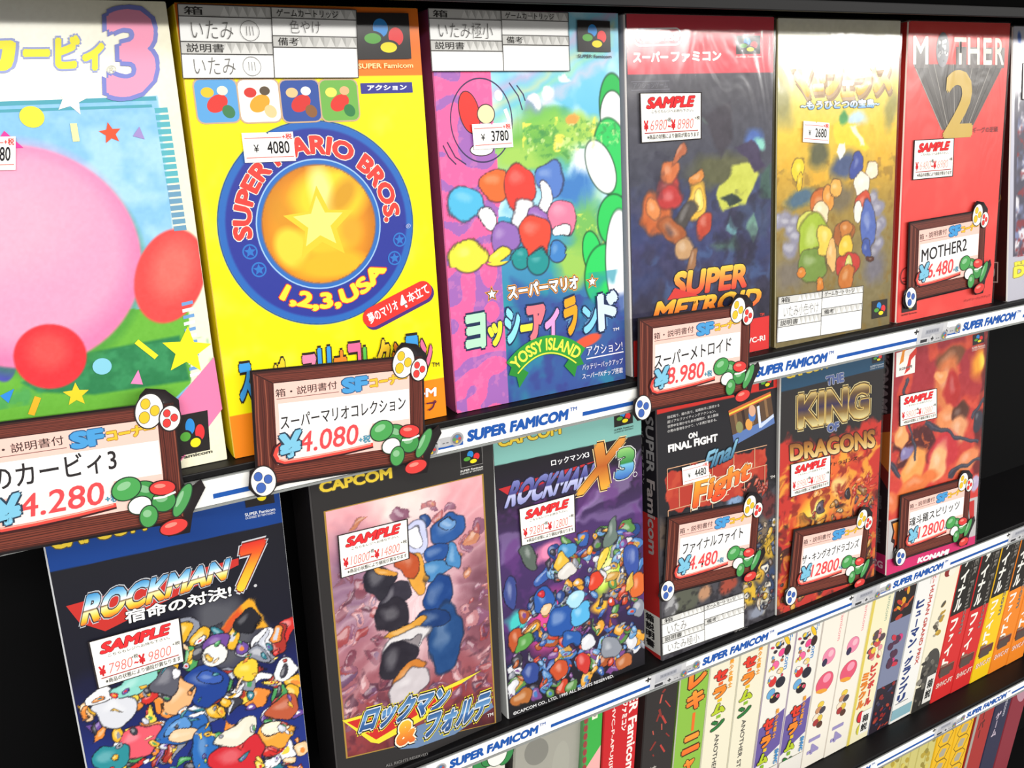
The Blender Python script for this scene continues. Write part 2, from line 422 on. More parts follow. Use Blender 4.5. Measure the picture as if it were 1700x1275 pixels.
def condition_label(parent, bl, br, tl, box_note='', cart_note='', book_note='', small=False, z=1.1):
    """white condition slip with grey patterned headings and pencilled notes"""
    P = para(bl, br, tl); p = Print(z)
    p.poly([P(0, 0), P(1, 0), P(1, 1), P(0, 1)], '#fdfdfb')
    heads = [(0, .5, .84, 1, '箱', .1), (0, .5, .33, .50, '説明書', .2), (.5, 1, .85, 1, 'ゲームカートリッジ', .36), (.5, 1, .44, .60, '備考', .12)]
    for a, b, c, d, t, w in heads:
        p.poly([P(a, c), P(b, c), P(b, d), P(a, d)], '#d4d3cf')
        for k in range(6):
            x = a + .22 + k * .05 if a == 0 else a + .12 + k * .065
            if x + .05 < b: p.poly([P(x, c + .01), P(x + .05, c + .01), P(x + .025, d - .01)], '#e9e8e4'); p.poly([P(x + .025, d - .01), P(x + .05, c + .01), P(x + .05, d - .01)], '#bdbcb8')
        h = d - c; y0 = c + .14 * h; y1 = d - .14 * h
        p.text(t, P(a + .03, y0), P(a + .03 + w, y0), P(a + .03, y1), '#3a3836', 0.012)
    ln = '#4c4a48'
    wd = 0.35
    for q in ([P(0, .84), P(.5, .84)], [P(0, .5), P(.5, .5)], [P(0, .33), P(.5, .33)], [P(.5, .85), P(1, .85)], [P(.5, .6), P(1, .6)], [P(.5, .44), P(1, .44)], [P(.5, 0), P(.5, 1)], [P(0, 0), P(1, 0)], [P(1, 0), P(1, 1)], [P(0, 1), P(1, 1)], [P(0, 0), P(0, 1)]):
        p.line(q, wd, ln)
    for t, a, c, d in ((box_note, .06, .53, .79), (book_note, .06, .04, .29), (cart_note, .6, .64, .83)):
        if not t: continue
        circ = t.endswith('*'); t = t.rstrip('*'); w = .075 * len(t) if a < .5 else .06 * len(t)
        w = min(w, .4)
        p.text(t, P(a, c), P(a + w, c), P(a, d), '#6d6b69', -0.012)
        if circ:
            cx, cy = P(a + w + .09, (c + d) / 2); r = np.hypot(*(np.array(P(0, d)) - np.array(P(0, c)))) * .55
            p.ring((cx, cy), r - .2, r, '#6d6b69', 24)
            for k in (-1, 0, 1): p.line([(cx + k * r * .35, cy - r * .45), (cx + k * r * .3, cy + r * .45)], .22, '#6d6b69')
    return p.build('condition_label', M_PAPER, parent)

def price_sticker(parent, bl, br, tl, price, z=1.12):
    P = para(bl, br, tl); p = Print(z)
    p.poly([P(0, 0), P(1, 0), P(1, 1), P(.52, 1), P(.5, .94), P(.46, 1), P(0, 1)], '#fbfaf4')
    p.line([P(.04, .82), P(.76, .82)], .35, '#e86a62'); p.line([P(.04, .16), P(.97, .16)], .35, '#e86a62')
    p.text('+税', P(.77, .74), P(.97, .74), P(.77, .95), '#e2403a', 0.03)
    p.text('¥', P(.2, .33), P(.3, .33), P(.2, .6), '#1c1b20', 0.01)
    p.text(price, P(.46, .27), P(.9, .27), P(.46, .7), '#1c1b20', 0.015)
    return p.build('price_sticker', M_PAPER, parent)

def sample_sticker(parent, tl, tr, bl, br, p1, p2, z=1.12, faint=False):
    tl, tr, bl, br = (np.array(q, float) for q in (tl, tr, bl, br)); p = Print(z)
    P = lambda a, b: tuple((bl * (1 - a) + br * a) * (1 - b) + (tl * (1 - a) + tr * a) * b)
    p.poly([P(-.015, -.015), P(1.015, -.015), P(1.015, 1.015), P(-.015, 1.015)], '#2a2426')
    p.poly([P(.005, .005), P(.995, .005), P(.995, .995), P(.005, .995)], '#fbf9f0')
    p.text('SAMPLE', P(.08, .68), P(.86, .70), P(.13, .92), '#e22f34', 0.055, out=((.03, '#5a1418'),))
    p.text('こちらもレジへお持ち下さい。', P(.17, .59), P(.87, .60), P(.17, .655), '#2b2728', 0.01)
    rc = '#f0a49c' if faint else '#ec6c66'
    for a, pr in ((.04, p1), (.49, p2)):
        p.text('¥', P(a, .22), P(a + .075, .22), P(a, .45), '#d22a30', 0.05)
        p.text(pr, P(a + .1, .23), P(a + .37, .235), P(a + .12, .45), rc, -0.012)
    p.text('+税', P(.41, .40), P(.49, .40), P(.41, .49), '#33302f', 0.01); p.text('+税', P(.89, .42), P(.98, .42), P(.89, .5), '#33302f', 0.01)
    p.text('~', P(.435, .28), P(.485, .28), P(.435, .33), '#d22a30', 0.03)
    p.line([P(.05, .185), P(.95, .185)], .5, '#a8393c')
    p.text('※商品の状態により値段が異なります', P(.09, .05), P(.97, .05), P(.09, .15), '#2b2728', 0.008)
    return p.build('sample_sticker', M_PAPER, parent)

def print_z(): return Print(0.08)

# ================================================================ THE SETTING
def slab(name, x0, x1, y0, y1, z0, z1, mat, parent=None, bev=0.0):
    V = [(x * MM, y * MM, z * MM) for z in (z0, z1) for x, y in ((x0, y0), (x1, y0), (x1, y1), (x0, y1))]
    F = [(3, 2, 1, 0), (4, 5, 6, 7), (0, 1, 5, 4), (1, 2, 6, 5), (2, 3, 7, 6), (3, 0, 4, 7)]
    o = mesh_obj(name, V, F, mat, parent)
    if bev:
        m = o.modifiers.new('bevel', 'BEVEL'); m.width = bev * MM; m.segments = 2
    return o
X0, X1 = -420, 1180
tag(slab('wall_back', X0, X1, 68, 80, -620, 420, M_BACK), kind='structure')
DECK = {1: 50.76, 2: -158.74, 3: -354.69, 4: -552.0}
RAILZ = {1: 46.99, 2: -162.52, 3: -358.46}
def shelf_board(ztop, label):
    r = empty('shelf_board', Matrix.Translation((0, 0, ztop * MM)))
    slab('deck', X0, X1, 1.0, 68, -2.0, 0, M_SHELF, r, 0.4)
    slab('front_lip', X0, X1, 0.9, 2.2, -17.2, -0.1, M_SHELF, r, 0.4)
    tag(r, label, 'shelf', 'steel shelf boards'); return r
shelf_board(DECK[1], 'black steel shelf board carrying the upper row of large game boxes')
shelf_board(DECK[2], 'black steel shelf board carrying the second row of game boxes')
shelf_board(DECK[3], 'black steel shelf board under the tightly packed row of thin box spines')
shelf_board(DECK[4], 'lowest black shelf board under the yellow spines at the bottom right corner')
r = empty('shelf_board', Matrix.Translation((0, 0, 0.2440)))
slab('deck', X0, X1, 1.0, 68, 2, 4, M_SHELF, r, 0.4)
slab('front_lip', X0, X1, -0.6, 1.4, 0, 46, M_LIP, r, 0.5)
slab('lip_fold', X0, X1, -2.2, -0.6, -2.6, 3.2, M_SHELF, r, 0.7)
tag(r, 'black steel shelf lip running along the top edge above the upper boxes', 'shelf', 'steel shelf boards')

def controller_icon(p, x, z):
    p.ell((x, z), 9.0, 2.6, '#b9b9bb'); p.ell((x + 6.5, z + .3), 3.7, 3.7, '#a7a7aa'); p.ell((x - 6, z), 3.5, 3.2, '#c4c4c6')
    p.rect((x - 7.3, z - .5), (x - 4.3, z + .5), '#2a2a2c'); p.rect((x - 6.3, z - 1.5), (x - 5.3, z + 1.5), '#2a2a2c')
    p.ell((x + 6.5, z + .3), 2.7, 2.7, '#77777c')
    for dx, dz, c in ((0, 1.4, '#3a7fc8'), (-1.5, 0, '#4f9a48'), (1.5, 0, '#d04444'), (0, -1.4, '#e0c030')): p.ell((x + 6.5 + dx, z + .3 + dz), .75, .75, c)
    p.rect((x - 1.5, z - .9), (x - .2, z - .3), '#6f6f74'); p.rect((x + .5, z - .9), (x + 1.8, z - .3), '#6f6f74')
def console_icon(p, x):
    p.rect((x, 0.3), (x + 30, 12.4), '#c9c9cc')
    p.rect((x + 4, 4.4), (x + 26, 12.2), '#adaeb4', '#c2c3c8'); p.rect((x + 8, 6.6), (x + 22, 9.6), '#9a9ca6')
    for k in range(5): p.rect((x + 9 + k * 2.6, 7.4), (x + 10.6 + k * 2.6, 8.8), '#85878f')
    p.rect((x + 4, 1.0), (x + 11, 3.2), '#38383c'); p.rect((x + 12.5, 1.6), (x + 17, 2.4), '#77777c')
    p.rect((x - 4.2, 9.3), (x + .4, 10.5), '#2f2f33'); p.rect((x - 2.6, 8), (x - 1.4, 11.8), '#2f2f33')
    controller_icon(p, x + 22, 2.6)
BLUE = '#1d55a8'
def price_rail(z, starts, label, lift=0.0):
    r = empty('price_rail', Matrix.Translation((0, 0, (z - 12.81) * MM)))
    slab('rail_channel', X0, X1, 0.35, 0.9, -0.9, 13.5, M_RAIL, r)
    slab('rail_edge', X0, X1, -0.7, 0.9, -1.0, -0.1, M_RAIL, r); slab('rail_edge', X0, X1, -0.5, 0.9, 12.85, 13.5, M_RAIL, r)
    for x in starts:
        p = Print(-0.15); x0 = x - 26
        p.rect((x0, 0.1), (x0 + 191, 12.7), '#fbfaf6')
        p.rect((x0, 2.0), (x - 2, 4.2), BLUE)
        controller_icon(p, x - 12, 5.6)
        p.text('SUPER FAMICOM', (x, 2.7), (x + 60.5, 2.7), (x + .5, 9.4), BLUE, 0.065)
        p.text('TM', (x + 61.5, 7.4), (x + 66, 7.4), (x + 61.5, 9.6), BLUE, 0.02)
        p.rect((x + 70, 3.0), (x0 + 191, 5.4), BLUE)
        console_icon(p, x + 150 - 3)
        o = p.build('paper_insert', M_PAPER, r)
    tag(r, label, 'price rail', 'price rails'); return r
price_rail(RAILZ[1], (-168.6, 26.4, 221.4, 416.7, 612, 807), 'white price rail with blue lettering directly below the upper row of boxes')
price_rail(RAILZ[2], (-173, 20, 211.5, 403.2, 596, 790), 'white price rail with blue lettering below the second row of boxes')
price_rail(RAILZ[3], (-213, -20, 173, 366, 559, 752), 'white price rail with blue lettering below the thin packed spines at lower right')

# ================================================================ UPPER ROW OF BOXES
G1 = 'large game boxes facing out on the upper shelf'
W, H, D = 105.0, 190.0, 28.0
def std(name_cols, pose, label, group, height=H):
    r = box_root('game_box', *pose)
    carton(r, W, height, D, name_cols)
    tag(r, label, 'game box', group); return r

# ---- cream box with pink balloon
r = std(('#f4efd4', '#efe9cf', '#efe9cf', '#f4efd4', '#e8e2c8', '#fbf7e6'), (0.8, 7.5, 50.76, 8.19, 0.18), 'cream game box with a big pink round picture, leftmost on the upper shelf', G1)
A = Art(0.3, 104.7, 0.3, 189.7, 0.5, '#f6f0d2')
A.blob((30, 168), 62, 30, '#fffdf0', 0, .8)
A.poly([(14.4,153.0),(96.9,154.8),(94.1,37.3),(88.5,31.2),(-11.0,31.9)], '#86bfe8', .3)
A.wash(9, '#b4dcf2', .45, .75, .7, 4, (A.W > (29.0,81.6)[1]) * (A.U < (97.6,142.6)[0]) * (A.W < (96.8,154.4)[1]))
A.poly([(-1.0,85.5),(29.0,81.1),(97.3,67.7),(94.1,37.3),(86.6,31.6),(-11.0,31.9)], '#69b23a', .3)
A.poly([(-0.2,89.7),(29.3,83.4),(35.0,73.4),(29.6,65.8),(-3.7,70.8)], '#c8d83a', 3)
A.poly([(30.8,48.5),(52.5,56.5),(77.0,57.6),(92.2,58.3),(93.9,38.4),(56.0,39.0),(35.9,43.7)], '#2a7d4c', 1.2)
A.wash(6, '#3f9a62', .5, .7, .6, 8, (A.W < (58.7,56.5)[1]) * (A.W > (56.0,39.0)[1]))
A.blob((25.5,60.8), 5.5, 11, '#4a4fae', 0, .1)
# balloon: one plain pink disc
c = (39.5, 96.0)
A.blob((c[0] + 1, c[1] - 3), 43, 43, '#3c8a3c', 0, .08, .5)
A.blob(c, 42.5, 42.5, '#ee7fae', 0, .03); A.blob((c[0] - 1, c[1] + 4), 39, 38, '#f49fc0', 0, .25); A.blob((c[0] - 8, c[1] + 14), 28, 20, '#f6abc4', 0, .8)
A.blob((92.0,83.4), 13.5, 20, '#f04a48', -24, .06); A.blob((93.6,86.1), 8, 12, '#f66c62', -24, .8)
A.blob((42.7,57.1), 13, 13, '#e8323a', 0, .06); A.blob((42.2,59.1), 7, 7, '#f0504e', 0, .8)
A.mott(1.2, .02, 6)
p = print_z()
for k in range(2): p.line([(17.7,152.9),(96.3,153.8)] if k == 0 else [(17.2,150.4),(94.3,151.0)], 1.6 if k == 0 else 1.1, '#4fa3b4')
a, b = np.array((95.1,150.2)), np.array((96.0,102.2))
for k in range(18):
    q = a + (b - a) * k / 17.5
    p.poly([tuple(q), tuple(q + (5.0, 0.1)), tuple(q + (5.0, -1.9)), tuple(q + (0, -2))], '#58b0bc' if k < 11 else '#6a9ab8')
a, b = np.array((94.8,71.9)), np.array((94.0,38.4))
for k in range(12):
    q = a + (b - a) * k / 12
    p.poly([tuple(q), tuple(q + (4.6, .5)), tuple(q + (4.6, -.9)), tuple(q + (0, -1.4))], '#6f9fd4' if k % 2 == 0 else '#f4f4f0')
p.poly([(105.0,47.0),(105.5,23.5),(98.4,16.2),(83.6,2.1),(85.8,29.4)], '#f07fac')
for q, rr, col, rot in (((94.2,51.4), 10.5, '#fdee20', 80), ((49.3,40.3), 5, '#fbd22a', 85), ((77.4,141.2), 4.2, '#f0522e', 95), ((65.5,154.6), 6.5, '#fffdf4', 75)): p.poly(star_pts(q, rr, None, 5, rot), col)
p.ell((51.0,148.2), 4.2, 3.9, '#f5e63a'); p.ell((60.6,50.2), 3.6, 3.4, '#86cbe0')
p.poly([(74.0,46.5),(74.9,40.0),(70.2,41.2)], '#f08cc0'); p.poly([(88.4,143.3),(89.7,138.4),(85.5,139.8)], '#a08cc8')
p.poly([(22.7,44.7),(28.0,46.6),(25.1,41.3)], '#2f8ae0'); p.poly([(41.0,143.6),(46.3,137.2),(35.8,137.3)], '#e8389a')
p.line([(75.0,58.4),(81.8,50.6)], 2.2, '#fae82a'); p.line([(35.6,41.8),(32.1,35.1)], 2.4, '#f2b428'); p.line([(64.8,145.4),(64.8,138.7)], 2.4, '#f4f0a8')
p.text('カ', (30.2,163.9), (48.4,164.5), (32.6,177.3), '#f4ec3c', .07, out=((.06, '#9aa4d8'),))
p.text('ービィ', (50.5,164.2), (78.7,164.4), (52.6,177.1), '#f4ec3c', .07, out=((.06, '#9aa4d8'),))
p.text('3', (77.9,153.8), (96.6,155.6), (81.8,186.0), '#f79cbc', .035, out=((.04, '#7c84cc'),))
p.text('®', (79.3,163.0), (82.8,163.4), (79.7,166.1), '#c8c8b8', 0)
console_logo(p, (83.9,6.1), (98.0,6.3), (85.1,24.0)); p.text('SUPER Famicom', (73.2,4.4), (98.8,4.7), (73.4,6.0), '#222222', 0.02)
p.build('cover_print', M_COAT, r, A)
condition_label(r, (7.6,13.3), (70.7,10.3), (11.2,33.9))
price_sticker(r, (25.5,129.9), (42.3,129.4), (27.6,141.9), '4280')

# ---- yellow box with blue ring
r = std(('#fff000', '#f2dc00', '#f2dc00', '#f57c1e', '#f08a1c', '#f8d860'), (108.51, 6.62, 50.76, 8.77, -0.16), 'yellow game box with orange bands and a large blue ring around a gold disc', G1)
A = Art(0.3, 104.7, 0.3, 189.7, 0.55, '#fff000')
A.wash(14, '#fdf86a', .52, .8, .5, 3)
A.poly([(-5, (73.8,161.2)[1]), (110, (73.8,161.2)[1]), (110, 195), (-5, 195)], '#f47a1c', .3)
A.poly([(-5, (40.3,19.9)[1]), (110, (40.3,19.9)[1]), (110, -5), (-5, -5)], '#f98a14', .3)
cc = np.array((50.1,99.0)); R = 44.6
A.blob(cc, R, R, '#2b68b8', 0, .02); A.blob(cc, R - 3.4, R - 3.4, '#2c3796', 0, .02); A.blob(cc, 28.4, 28.4, '#2f6cbc', 0, .03); A.blob(cc, 26, 26, '#b5661a', 0, .03)
w = A.window(cc, 27)
msk = np.hypot(w.U - cc[0], w.W - cc[1]) < 25.6
n0 = w.c.copy()
w.blob(cc + (-1, -2), 24, 26, '#e89a20', 0, .5); w.blob(cc + (6, 12), 17, 12, '#f7d02c', 10, .5); w.blob(cc + (2, 15), 5, 11, '#fdf0a0', 6, .9, .8)
w.blob(cc + (12, 12), 5, 10, '#b8741c', -40, .9, .6); w.blob(cc + (-16, 4), 5, 12, '#c98a22', 20, .9, .6); w.blob(cc + (2, -6), 13, 8, '#f6c02a', 0, .5); w.blob(cc + (-14, -9), 7, 9, '#f8d03c', 20, .4)
w.blob(cc + (4, -18), 16, 6, '#f2b424', 0, .5); w.blob(cc + (14, -4), 5, 6, '#e8a42a', 0, .9)
w.c = np.where(msk[..., None], w.c, n0); A.back(w)
p = print_z()
p.ring(tuple(cc), 27.9, 28.5, '#9cc0e4'); p.ring(tuple(cc), R - .4, R, '#1c4a8c')
for q, rr in ((cc + (0, 0), 17),): p.poly(star_pts(tuple(q), rr), '#f6c832'); p.poly(star_pts(tuple(q + (-.5, .8)), rr * .7), '#fbe27a')
for q in ((17.9,90.3),(20.8,82.3),(87.2,88.9),(83.9,80.7)): p.ring(q, 2.6, 3.3, '#2f74c4', 24); p.poly(star_pts(q, 2.6), '#2f74c4')
p.arc('SUPER MARIO BROS.', cc, 30.2, 38.4, 186, -3, '#ee4038', .05, out=((.035, '#fbeedd'),))
def low(x, y):
    a = rad(233.5 + (322.5 - 233.5) * x); q = 38.6 - 8.6 * y
    return (cc[0] + q * math.cos(a), cc[1] + q * math.sin(a))
p.text('1,2,3,USA', (0, 0), (1, 0), (0, 1), '#fbe23c', .05, out=((.035, '#e8402e'),), warp=low)
p.poly([(74.6,158.4),(99.3,158.5),(99.4,154.0),(74.6,153.9)], '#35358e'); p.text('アクション', (77.6,155.2), (96.5,155.2), (77.7,157.6), '#ffffff', .04)
for q, bg, cols in (((12.0,152.4), '#5aa0d8', ('#d8342c', '#f2c02a', '#3c7a4c', '#fdf2d0')), ((29.4,152.0), '#f8f4ea', ('#e8a22a', '#d0342c', '#f0c890', '#5a4a38')), ((47.0,151.6), '#31509c', ('#d0322e', '#efc088', '#8a5a34', '#f4f0e8')), ((64.3,151.4), '#6fae4c', ('#d8362c', '#f4e060', '#2f7a44', '#f0b080'))):
    def rr(h, k): return [(q[0] + math.copysign(h - k, math.cos(rad(t + 45 // 1))) + k * math.cos(rad(t)), q[1] + math.copysign(h - k, math.sin(rad(t))) + k * math.sin(rad(t))) for t in (0.01, 30, 60, 89.9, 90.1, 120, 150, 179.9, 180.1, 210, 240, 269.9, 270.1, 300, 330, 359.9)]
    def sq(h, k):
        o = []
        for sx, sy, t0 in ((1, 1, 0), (-1, 1, 90), (-1, -1, 180), (1, -1, 270)): o += [(q[0] + sx * (h - k) + k * math.cos(rad(t0 + t)), q[1] + sy * (h - k) + k * math.sin(rad(t0 + t))) for t in (0, 30, 60, 90)]
        return o
    p.poly(sq(9.0, 3), '#c8a888'); p.poly(sq(8.4, 2.6), bg)
    for j, (dx, dy, a, b, rt) in enumerate(((0, -1, 4.6, 3.2, 30), (-3.5, 3.4, 2.6, 2, 0), (4.2, -4.3, 2.4, 2.8, 40), (2.6, 4.0, 2.2, 1.8, 0))): p.ell((q[0] + dx, q[1] + dy), a, b, cols[j], rt)
a, b, t = np.array((67.5,48.8)), np.array((102.6,61.0)), np.array((66.7,52.1))
ex = (b - a) / np.hypot(*(b - a)); ey = np.array([-ex[1], ex[0]]); L = np.hypot(*(b - a)); hh = 9.2
def capsule(o, g): return [tuple(o + ex * (L - hh / 2) + (ex * math.cos(rad(x)) + ey * math.sin(rad(x))) * (hh / 2 + g) + ey * hh / 2) for x in range(-90, 91, 15)] + [tuple(o + ex * hh / 2 + (ex * math.cos(rad(x)) + ey * math.sin(rad(x))) * (hh / 2 + g) + ey * hh / 2) for x in range(90, 271, 15)]
p.poly(capsule(a + (1, -1.3), .2), '#4a2a78'); p.poly(capsule(a, 0.1), '#e8332c')
p.text('夢のマリオ', a + ex * 2.5 + ey * 2, a + ex * 18.5 + ey * 2, a + ex * 2.5 + ey * 7.2, '#ffffff', .02); p.text('4', a + ex * 19.6 + ey * 1, a + ex * 23 + ey * 1, a + ex * 19.6 + ey * 7.6, '#ffffff', .05); p.text('本立て', a + ex * 24 + ey * 2, b - ex * 1.5 + ey * 2, a + ex * 24 + ey * 7.2, '#ffffff', .02)
word = 'スーパーマリオコレクション'; cols = ['#3d9be0', '#f2b92a', '#f5d22a', '#f58ab0', '#f58ab0', '#3d9be0', '#f58a2a', '#f06a9a', '#5cc04a', '#f2c62a', '#f58a2a', '#3d9be0', '#f0709a']
a, b = np.array((5.2,25.4)), np.array((99.0,23.3)); up = np.array((6.5,44.3)) - a
for k, ch in enumerate(word):
    o = a + (b - a) * (k / 13) + np.array([0, (2.5 if k % 2 else 0)])
    p.text(ch, o + (.4, 0), o + (b - a) / 13 - (.4, 0), o + up * (.92 if ch not in 'ー' else .3), cols[k], .06, out=((.06, '#2a2018'),))
p.text('24M', (85.4,12.6), (99.5,11.3), (85.8,17.2), '#ffffff', .04); p.text('アップ', (82.5,5.1), (99.4,4.2), (82.5,10.3), '#5a1c40', .03)
p.text('TM', (98.4,26.3), (102.4,25.9), (98.4,28.5), '#3a2a20', .02); p.text('®', (90.4,93.8), (92.8,93.9), (90.6,95.8), '#c8c8e8', 0)
console_logo(p, (74.4,168.2), (99.6,168.4), (74.5,187.3), 'SUPER Famicom', '#ffe2a0')
p.build('cover_print', M_COAT, r, A)
condition_label(r, (-0.5,161.4), (73.5,160.6), (1.2,189.1), 'いたみ*', '色やけ', 'いたみ*')
price_sticker(r, (20.1,127.3), (41.9,127.0), (20.1,139.4), '4080')

# ---- pink and blue picture box
r = std(('#4a90c0', '#8a3a70', '#4a90c0', '#c060a0', '#5a4a90', '#e070a8'), (218.75, 5.97, 50.76, 8.84, 0.12), 'game box with pink patterned left band, blue sky picture and green lettered banner', G1)
A = Art(0.3, 104.7, 0.3, 189.7, 0.5, '#58b4d6')
A.grad([(0, '#3a4a98'), (35, '#30508f'), (60, '#3a86b0'), (95, '#4aa6cc'), (135, '#62bcdc'), (190, '#8fd4ea')])
A.wash(16, '#2aa0a4', .5, .72, .8, 11, (A.W < 75)); A.wash(13, '#3a3f90', .52, .7, .7, 14, (A.W < 50))
A.wash(15, '#d8f0f6', .52, .75, .8, 12, (A.W > 95))
for k, col in enumerate(('#f0a0c8', '#f6e08a', '#a8dc9a', '#f6c8d8')): A.poly([(a, b - k * 6.5) for a, b in ((22.7,150.4),(52.5,163.4),(82.1,181.0),(101.4,190.5),(101.3,188.2),(82.0,178.7),(52.4,161.1),(22.6,148.4))], col, 5, .7)
A.poly([(45.8,142.9),(53.4,152.7),(57.3,146.4),(65.7,142.3)], '#8a9cc4', 1.5); A.poly([(50.8,148.2),(53.4,153.0),(56.8,146.5),(53.5,145.8)], '#fbf8fa', 1.2)
A.poly([(59.0,141.7),(68.8,146.1),(76.4,139.6),(70.4,136.6)], '#4aa4a0', 3)
for (q, a, b, cl) in (((56.9,138.7), 18, 8, '#6cba58'), ((63.3,132.1), 30, 12, '#8cc850'), ((50.5,126.3), 30, 12, '#6fb44a'), ((80.2,133.8), 18, 9, '#a8d05a'), ((42.7,122.0), 20, 9, '#a0cc5a'), ((81.1,81.2), 16, 26, '#74b85a'), ((73.0,65.3), 14, 12, '#9ac85a')): A.blob(q, a * .75, b * .8, cl, 0, .8)
A.wash(5, '#f0e45a', .58, .7, .9, 21, (A.W > (-12.1,122.0)[1]) * (A.W < (-10.6,139.6)[1]) * (A.U > 45)); A.wash(4, '#e8e860', .6, .72, .8, 22, (A.W > (-16.5,71.2)[1]) * (A.W < (-14.4,94.9)[1]) * (A.U > 66))
A.wash(4, '#3f8a44', .58, .72, .6, 23, (A.W > (-12.1,122.0)[1]) * (A.W < (-10.6,139.6)[1]) * (A.U > 45))
A.blob((74.9,138.4), 3, 3, '#f0a04a', 20, .5); A.blob((66.1,129.2), 3.2, 3.4, '#f2e25a', 0, .4)
for q in ((71.4,158.7),(62.1,151.8)): A.blob(q, 4, 1.9, '#f8fbfc', 0, .5); A.blob((q[0], q[1] + 1), 2.2, 1.8, '#ffffff', 0, .5)
A.blob((81.6,118.3), 9, 9, '#eef6fa', 20, .9); A.blob((74.1,107.2), 12, 8, '#3f7cc0', 0, .8)
xl, xr = (30.1,162.1)[0], (30.1,1.5)[0]
A.poly([(-2, -2), (xr, -2), (xl, 160), (xl, 195), (-2, 195)], '#f4639f', .3)
m = (A.U < xl + (xr - xl) * (160 - A.W) / 160)
nz = A.noise(24, 31, 2); A.mix(m * (np.abs(((nz * 3 + A.W / 24) % 1.0) - .5) < .17), rgb('#a066b4'))
A.mix(m * (A.noise(3, 5) > .62) * .25, rgb('#f88ab8'))
A.swirl(5, 2.0, 61, A.U > 44)
# heap of plain balls with dark outlines
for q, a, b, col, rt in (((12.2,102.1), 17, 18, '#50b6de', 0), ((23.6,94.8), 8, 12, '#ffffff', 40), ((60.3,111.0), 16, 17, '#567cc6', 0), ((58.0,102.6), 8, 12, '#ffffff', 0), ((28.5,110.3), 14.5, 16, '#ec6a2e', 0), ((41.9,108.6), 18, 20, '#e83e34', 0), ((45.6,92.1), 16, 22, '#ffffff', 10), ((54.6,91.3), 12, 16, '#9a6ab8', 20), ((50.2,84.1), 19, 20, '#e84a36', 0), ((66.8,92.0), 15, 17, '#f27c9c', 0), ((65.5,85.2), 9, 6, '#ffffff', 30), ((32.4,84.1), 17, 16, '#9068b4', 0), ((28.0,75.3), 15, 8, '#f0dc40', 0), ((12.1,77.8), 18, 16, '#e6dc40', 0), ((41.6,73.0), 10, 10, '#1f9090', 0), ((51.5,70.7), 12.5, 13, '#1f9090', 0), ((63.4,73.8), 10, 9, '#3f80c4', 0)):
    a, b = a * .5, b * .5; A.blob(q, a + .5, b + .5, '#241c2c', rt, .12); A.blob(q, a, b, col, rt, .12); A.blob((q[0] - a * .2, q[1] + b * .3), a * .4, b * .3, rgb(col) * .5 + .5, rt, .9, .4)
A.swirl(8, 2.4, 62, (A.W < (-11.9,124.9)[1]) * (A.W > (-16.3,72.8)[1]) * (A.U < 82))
# tall green and white shapes on the right edge
for q, a, b, col, rt in (((100.0,145.3), 14, 26, '#26b452', 0), ((99.9,140.4), 13, 20, '#ffffff', 0), ((99.3,119.0), 20, 34, '#2fc860', 10), ((91.8,115.2), 14, 24, '#f4faf6', 25), ((99.2,87.5), 18, 22, '#2cc85c', 0), ((85.0,71.1), 10, 20, '#2ccf62', 10), ((92.2,58.6), 22, 28, '#2ccf62', 0), ((102.5,65.6), 16, 45, '#ffffff', 0)):
    a, b = a * .56, b * .6; A.blob(q, a + .6, b + .6, '#173322', rt, .08); A.blob(q, a, b, col, rt, .08)
A.wash(2.2, '#3f8f4c', .55, .7, .6, 51, (A.W > (-11.9,124.9)[1]) * (A.W < (-10.8,137.4)[1]) * (A.U > 48)); A.wash(2.5, '#e6f0a0', .6, .72, .6, 52, (A.W > (-12.0,123.5)[1]) * (A.W < (-10.8,137.4)[1]) * (A.U > 48))
A.poly([(42, -2), (106, -2), (106, (102.0,48.2)[1]), (68.9,45.2), (35.1,64.3), (42, 20)], '#38569a', 4, .85); A.wash(12, '#2a8ca4', .5, .7, .7, 41, (A.W < (-17.3,61.5)[1]) * (A.U > 42)); A.wash(9, '#3a3c88', .55, .7, .6, 42, (A.W < (-18.4,48.5)[1]) * (A.U > 42))
A.blob((80.0,25.3), 9, 3, '#e8563a', 12, .3)
p = print_z()
p.ring((23.8,140.6), 16.2, 16.8, '#3a2e58', 60, 1.16)
p.ell((17.4,144.5), 5, 9.5, '#e4342c', 12, '#3a2430'); p.ell((26.2,143.5), 4.4, 4.2, '#f6dcae', 0, '#3a2430'); p.ell((22.9,127.3), 6, 2.6, '#fbf8f2', 0, '#3a2430')
p.ell((33.5,151.8), 2.2, 2.5, '#ffffff', 20); p.line([(36.7,145.5),(38.7,140.1),(38.0,136.2)], 2.0, '#ffffff')
for l in ([(39.7,157.5),(44.4,151.4),(46.4,144.8)], [(43.8,156.3),(47.2,152.1),(48.2,149.0)], [(2.5,130.2),(5.1,124.8),(8.7,121.2)], [(4.8,131.6),(8.5,124.6),(14.0,120.9)]): p.line(l, .6, '#3a2e58')
for q in ((23.7,57.6),(84.2,56.8)): p.poly(star_pts(q, 4.4), '#f09a3a'); p.poly(star_pts(q, 3.5), '#2a2028'); p.poly(star_pts(q, 2.5), '#ffffff')
p.text('スーパーマリオ', (33.0,53.6), (75.5,54.1), (32.5,60.8), '#ffffff', .05, out=((.13, '#f09a3a'), (.06, '#2a2028')))
